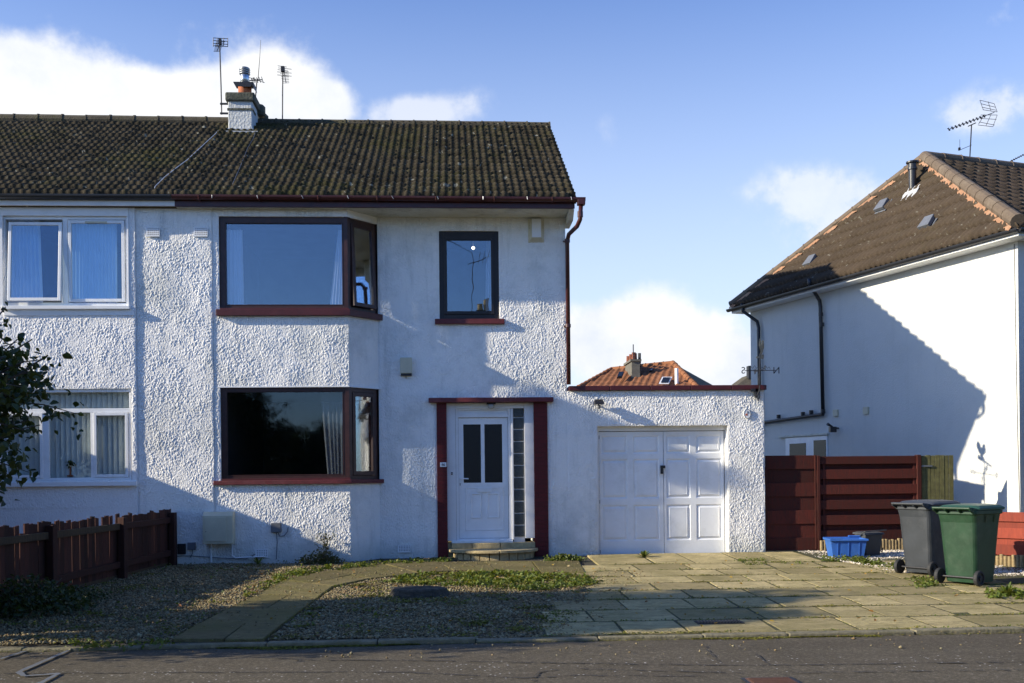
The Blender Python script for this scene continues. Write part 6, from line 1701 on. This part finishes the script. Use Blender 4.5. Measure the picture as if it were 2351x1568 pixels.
# tree at the left
def tree(name,label,base,crown_c,crown_r,nbr,nleaf,lsize,mat,seed,trunk_r=.12,cat='tree',group=None,tw=3,minr=.35):
    t_=thing(name,label,cat,tuple(base),0,group); r=random.Random(seed); c=Vector(crown_c); R3=Vector(crown_r); m=MB()
    fork=Vector((c.x*.4,c.y*.4,max(.35*c.z,c.z-R3.z*.8)))
    m.tube([(0,0,-.1),tuple(fork*.5+Vector((.03,.02,0))),tuple(fork)],[trunk_r*1.25,trunk_r,trunk_r*.8],10)
    P_=[];Sz=[]
    for k in range(nbr):
        while True:
            q=Vector((r.uniform(-1,1),r.uniform(-1,1),r.uniform(-1,1)))
            if minr<q.length<1: break
        q=q.normalized()*(q.length**.5)
        tip=c+Vector((q.x*R3.x,q.y*R3.y,q.z*R3.z)); mid=fork.lerp(tip,.5)+Vector((r.gauss(0,.1),r.gauss(0,.1),r.gauss(.05,.1)))
        m.tube([tuple(fork),tuple(mid),tuple(tip)],[trunk_r*.35,trunk_r*.2,.006],6)
        for w in range(tw):
            st_=mid.lerp(tip,r.uniform(.2,.9)); d_=Vector((r.gauss(0,1),r.gauss(0,1),r.gauss(-.1,.7))).normalized()*r.uniform(.25,.55)*R3.x/1.6; e_=st_+d_
            m.tube([tuple(st_),tuple(st_+d_*.5+Vector((0,0,.03))),tuple(e_)],[.010,.007,.003],5)
            nl=nleaf//(nbr*tw)
            for _ in range(nl):
                tt=r.random(); s_=st_.lerp(e_,tt); P_.append(tuple(s_+Vector((r.gauss(0,.06),r.gauss(0,.06),r.gauss(-.02,.06)))*R3.x/1.3)); Sz.append(lsize*r.uniform(.55,1.25))
    m.build('trunk',M['tree_bark'],t_); leaves('crown',P_,Sz,mat,t_,seed,.2,up=(0,0,-.6)); return t_
tb=Vector((-5.45,-8.5,gz(0,-8.5)-.03))
SUN_T=4.7; SUN_K=.41   # shadow run per metre of projection, drop per metre of run
SKYTINT=(.82,1.16,1.86); HAZECOL=(6.9,8.0,9.3); CLOUD1=(6.6,7.1,8.1); CLOUD2=(8.4,8.5,8.7)
SKYS=.082; SUNS=5.0; EXPO=.60
tree('garden_tree','dark leafed small tree reaching into the left edge of the photo in front of the neighbour','%',None,None,0,0,0,'leaf',1) if False else None
tree('garden_tree','dark leafed small tree reaching into the left edge in front of the white house',(-5.80,-7.4,-.22),(0.0,0,2.55),(2.1,1.75,1.35),190,30000,.080,'leaf',11,.11)
tree('shadow_tree','second small tree out of view further left, added to thicken the foreground shadow',(-8.0,-7.8,-.22),(0,0,3.7),(1.8,1.7,1.5),170,30000,.12,'leaf',12,.12)  # unseen second tree, put in for a denser shadow on drive and gravel
for hx,hy,hs in ((-6.9,-4.6,31),(-7.2,-6.2,32)):
    shrub('shadow_shrub','dense shrub out of view, added to shade the left gravel, %s'%('near the house' if hs==31 else 'near the street'),'shrub',Vector((hx,hy,0)),.6,.85,1.5,6000,.09,'leaf',hs,10)  # unseen shrubs, put in to darken the left bed with their shadow
# things out of the frame that shade and reflect in it
cf=thing('conifer_shade_caster','tall narrow conifer out of view, added to shade the front wall and garage doors','conifer',(-7.95,-2.11,0))  # unseen shadow caster, added and placed by tracing the facade shadow back
m=MB(); m.tube([(0,0,-.1),(0,0,6.6)],[.10,.04],8); m.build('trunk',M['tree_bark'],cf)
m=MB(); m.box(-.15,.15,-.12,.12,.1,6.58); m.prism([(-.08,-.119,6.58),(-.08,-.58,6.58),(-.08,-.119,5.82)],(.16,0,0)); m.build('shade_core',M['leaf2core'],cf)  # opaque core, its top wedge shaped to cast the sloping shadow band
r=random.Random(5); P_=[]
for _ in range(7000):
    z=r.uniform(.15,6.60); a=r.uniform(0,6.28); rr_=.32*r.uniform(.8,1.15); P_.append((max(-.17,min(.17,rr_*math.cos(a)*1.4)),max(-.14,min(.14,rr_*math.sin(a)*1.5)),z))
for _ in range(900):
    q_=r.random(); P_.append((r.uniform(-.12,.12),-.15-q_*.45,6.60-r.random()*.72*(1-q_*.6)))
leaves('foliage',P_,[.06*r.uniform(.6,1.2) for _ in P_],'leaf2',cf,5,.0)
ng=thing('garage_shade_caster','garage-like block out of view, added to cast shade low on the left wall','garage',(-9.6,0,0))  # unseen block, added and sized to cast the slanting shade on the left wall
m=MB(); m.box(-1.4,1.65,-1.82,6,-.3,2.52); m.build('garage_wall',M['render'],ng); m=MB(); m.box(-1.45,1.7,-1.86,6.05,2.522,2.64); m.build('coping',M['smooth_white'],ng)
# opposite side of the street: house, trees
def opp(name,label,x,y,w,d,he,hr,wallm,roofm,chim=None,ex=0):
    t_=thing(name,label,'house',(x,y,0)); m=MB(); m.box(-w/2,w/2,-d/2,d/2,-.5,he); part('rendered_wall',m,wallm,t_)
    m=MB(); o=.4; m.poly([(-w/2-o,d/2+o,he-.1),(w/2+o,d/2+o,he-.1),(w/2+o,0,hr),(-w/2-o,0,hr)]); m.poly([(-w/2-o,-d/2-o,he-.1),(w/2+o,-d/2-o,he-.1),(w/2+o,0,hr),(-w/2-o,0,hr)]); part('roof',m,roofm,t_)
    m=MB(); 
    for sx_ in (-w/2,w/2): m.poly([(sx_,d/2,he),(sx_,-d/2,he),(sx_,0,hr-.1)])
    part('gable',m,wallm,t_)
    for k in range(3):
        for zz in (1.0,3.7):
            xk=-w/2+w*(k+.5)/3; m=MB(); m.box(xk-.8,xk+.8,d/2-.02,d/2+.03,zz,zz+1.3); f_=part('window',m,'smooth_white',t_); m=MB(); m.box(xk-.7,xk+.7,d/2+.031,d/2+.04,zz+.1,zz+1.2); part('pane',m,'doorglass',f_)
    if chim is not None:
        m=MB(); m.box(chim-.4,chim+.4,-.5,.5,hr-.6,hr+1.0); c_=part('chimney',m,'stonecap',t_); m=MB(); m.lathe((chim+.1,0,hr+1.0),[(.14,0),(.12,.5),(.14,.55)],10); m.lathe((chim-.2,0,hr+1.0),[(.14,0),(.12,.35),(.14,.4)],10); part('chimney_pots',m,'oldstone',c_)
        m=MB(); m.tube([(chim+1.0,0,hr-.1),(chim+1.1,0,hr+3.6)],.018,6); m.tube([(chim-.6,0,hr-.1),(chim-.55,0,hr+3.9)],.016,6); m.tube([(chim+1.4,.3,hr+4.0),(chim-.8,-.3,hr+3.4)],.02,6)
        for k in range(8): m.tube([(chim+1.2-k*.22,0,hr+3.6-.04*k),(chim+1.3-k*.22,0,hr+4.2-.04*k)],.014,5)
        m.tube([(chim-.55,0,hr+3.9),(chim-2.2,0,hr+4.7)],.016,5); part('aerials',m,'darkmetal',t_)
    return t_
opp('opposite_house','white house facing across the street behind the viewpoint',3.6,-33,11,7.5,5.4,8.3,'render','ridgedark',-2.0)
tree('street_tree','broad dark tree across the street behind the viewpoint',(-12,-30,0),(0,0,4.6),(4.6,3.5,4.4),170,26000,.24,'leaf',21,.3)
tree('street_tree','second dark tree across the street further to the left',(-20,-29,0),(0,0,4.2),(4.4,3.5,4.2),150,20000,.24,'leaf',22,.3)
tree('street_tree','bushy tree in the front garden across the street',(-6.2,-27,0),(0,0,1.9),(2.6,2.0,2.1),130,14000,.18,'leaf',24,.2)
tree('side_garden_tree','bushy green tree in the next garden to the right, outside the gates',(12.3,-3.1,0),(0,0,2.5),(2.5,2.0,2.6),170,24000,.15,'bushleaf',25,.12)
tree('verge_tree','tall leafy tree at the right of the street behind the viewpoint',(15,-20,0),(0,0,4.2),(4.6,3.2,4.4),130,14000,.26,'leaf',23,.3)

# ==================================================================== SKY AND SUN
SUN=Vector((-SUN_T,-1,SUN_K*SUN_T)); 
el=math.atan2(SUN.z,math.hypot(SUN.x,SUN.y)); az=math.atan2(SUN.x,SUN.y)   # from +Y towards +X
w=bpy.data.worlds.new('World'); S.world=w; w.use_nodes=True; nt=w.node_tree; nt.nodes.clear()
class WN(NT):
    def __init__(s): s.t=nt; s._c=None
t=WN()
out=t.n('ShaderNodeOutputWorld'); bg=t.n('ShaderNodeBackground'); t.L(bg.outputs[0],out.inputs[0])
sky=t.n('ShaderNodeTexSky'); sky.sky_type='NISHITA'; sky.sun_disc=False; sky.sun_elevation=el; sky.sun_rotation=az; sky.air_density=1.0; sky.dust_density=.6; sky.ozone_density=2.0
tc=t.n('ShaderNodeTexCoord'); D0=tc.outputs['Generated']
sep=t.n('ShaderNodeSeparateXYZ'); t.L(D0,sep.inputs[0])
fw=t.math('ADD',t.math('MULTIPLY',sep.outputs[0],sP),t.math('MULTIPLY',sep.outputs[1],cP))
rt=t.math('SUBTRACT',t.math('MULTIPLY',sep.outputs[0],cP),t.math('MULTIPLY',sep.outputs[1],sP))
fwp=t.math('MAXIMUM',fw,.05)
a=t.math('DIVIDE',rt,fwp); b=t.math('DIVIDE',sep.outputs[2],fwp)
n1=t.n('ShaderNodeTexNoise'); n1.inputs['Scale'].default_value=8; n1.inputs['Detail'].default_value=10; n1.inputs['Roughness'].default_value=.60; t.L(D0,n1.inputs['Vector'])
n2=t.n('ShaderNodeTexNoise'); n2.inputs['Scale'].default_value=3.2; n2.inputs['Detail'].default_value=5; t.L(D0,n2.inputs['Vector'])
ns=t.math('SUBTRACT',n1.outputs['Fac'],.5); ns2=t.math('SUBTRACT',n2.outputs['Fac'],.5)
def blob(u,v,ru,rv,amp,rot=0):
    ca=(u-1175)/F; cb=(HOR-v)/F
    x=t.math('SUBTRACT',a,ca); y=t.math('SUBTRACT',b,cb)
    x=t.math('DIVIDE',x,ru/F); y=t.math('DIVIDE',y,rv/F)
    e=t.math('ADD',t.math('MULTIPLY',x,x),t.math('MULTIPLY',y,y))
    return t.math('MULTIPLY',t.math('POWER',2.718,t.math('MULTIPLY',e,-1.0)),amp)
def total(L_):
    s=None
    for q in L_:
        k=blob(*q); s=k if s is None else t.math('ADD',s,k)
    return s
dense=total([(-60,170,260,150,1.5),(60,260,220,110,1.2),(240,270,150,110,1.3),(330,250,120,85,.8),(470,260,150,95,1.1),(600,215,120,100,1.2),(710,225,110,85,1.2),(775,255,70,70,.7),(1520,800,190,110,1.5),(1660,850,150,80,1.3),(1370,780,110,90,1.1),(-700,150,500,200,1.2),(2700,420,300,160,1.0)])
wisp=total([(1000,250,120,45,.30),(1105,230,60,45,.26),(900,262,110,45,.34),(1395,315,45,60,.22),(2240,280,100,45,.62),(2320,240,90,60,.5),(1880,440,170,60,.62),(1960,510,150,60,.55),(80,20,90,30,.35),(620,90,60,30,.05),(1800,560,260,60,.2)])
dm=t.math('ADD',dense,t.math('ADD',t.math('MULTIPLY',ns,2.7),t.math('MULTIPLY',ns2,.7)))
ms=t.n('ShaderNodeMapRange'); ms.interpolation_type='SMOOTHSTEP'; ms.inputs['From Min'].default_value=.42; ms.inputs['From Max'].default_value=1.15; t.L(dm,ms.inputs[0])
wm=t.math('MULTIPLY',wisp,t.math('ADD',.8,t.math('MULTIPLY',ns,9.0))); mw=t.n('ShaderNodeMapRange'); mw.interpolation_type='SMOOTHSTEP'; mw.inputs['From Min'].default_value=.12; mw.inputs['From Max'].default_value=.70; mw.inputs['To Max'].default_value=.62; t.L(wm,mw.inputs[0])
cl=t.math('MAXIMUM',ms.outputs[0],mw.outputs[0])
front=t.n('ShaderNodeMapRange'); front.inputs['From Min'].default_value=.1; front.inputs['From Max'].default_value=.35; t.L(fw,front.inputs[0])
cl=t.math('MULTIPLY',cl,front.outputs[0])
# pale haze low in the sky
hz=t.n('ShaderNodeMapRange'); hz.interpolation_type='SMOOTHSTEP'; hz.inputs['From Min'].default_value=.0; hz.inputs['From Max'].default_value=.54; hz.inputs['To Min'].default_value=.92; hz.inputs['To Max'].default_value=0.0; t.L(sep.outputs[2],hz.inputs[0])
skyc=t.mix(1.0,sky.outputs[0],SKYTINT,'MULTIPLY')
skyc=t.mix(t.math('MULTIPLY',hz.outputs[0],front.outputs[0]),skyc,HAZECOL)
cshade=t.mix(t.ramp(n1.outputs['Fac'],[(.38,0.0),(.58,1.0)]),CLOUD1,CLOUD2)
fin=t.mix(cl,skyc,cshade)
t.L(fin,bg.inputs['Color']); bg.inputs['Strength'].default_value=SKYS
sl_=bpy.data.lights.new('sun','SUN'); sl_.energy=SUNS; sl_.angle=R(.53); sl_.color=(1.0,.90,.70); so=bpy.data.objects.new('sun',sl_); C.objects.link(so)
so.rotation_euler=SUN.to_track_quat('Z','Y').to_euler(); so.location=(-20,-10,20)

# ==================================================================== CAMERA
cam=bpy.data.cameras.new('camera'); co_=bpy.data.objects.new('camera',cam); C.objects.link(co_); S.camera=co_
cam.sensor_width=36; cam.lens=36*F/2351; cam.shift_y=(HOR-784)/2351; cam.clip_end=2000
co_.matrix_world=Matrix.Translation((0,-DIST,ZC))@Matrix.Rotation(-PSI,4,'Z')@Matrix.Rotation(R(90),4,'X')@Matrix.Rotation(-RHO,4,'Z')
S.render.engine='CYCLES'; S.render.resolution_x=1024; S.render.resolution_y=683
S.view_settings.view_transform='Standard'; S.view_settings.look='None'; S.view_settings.exposure=EXPO; S.view_settings.gamma=1
S.cycles.max_bounces=8; S.cycles.transparent_max_bounces=16
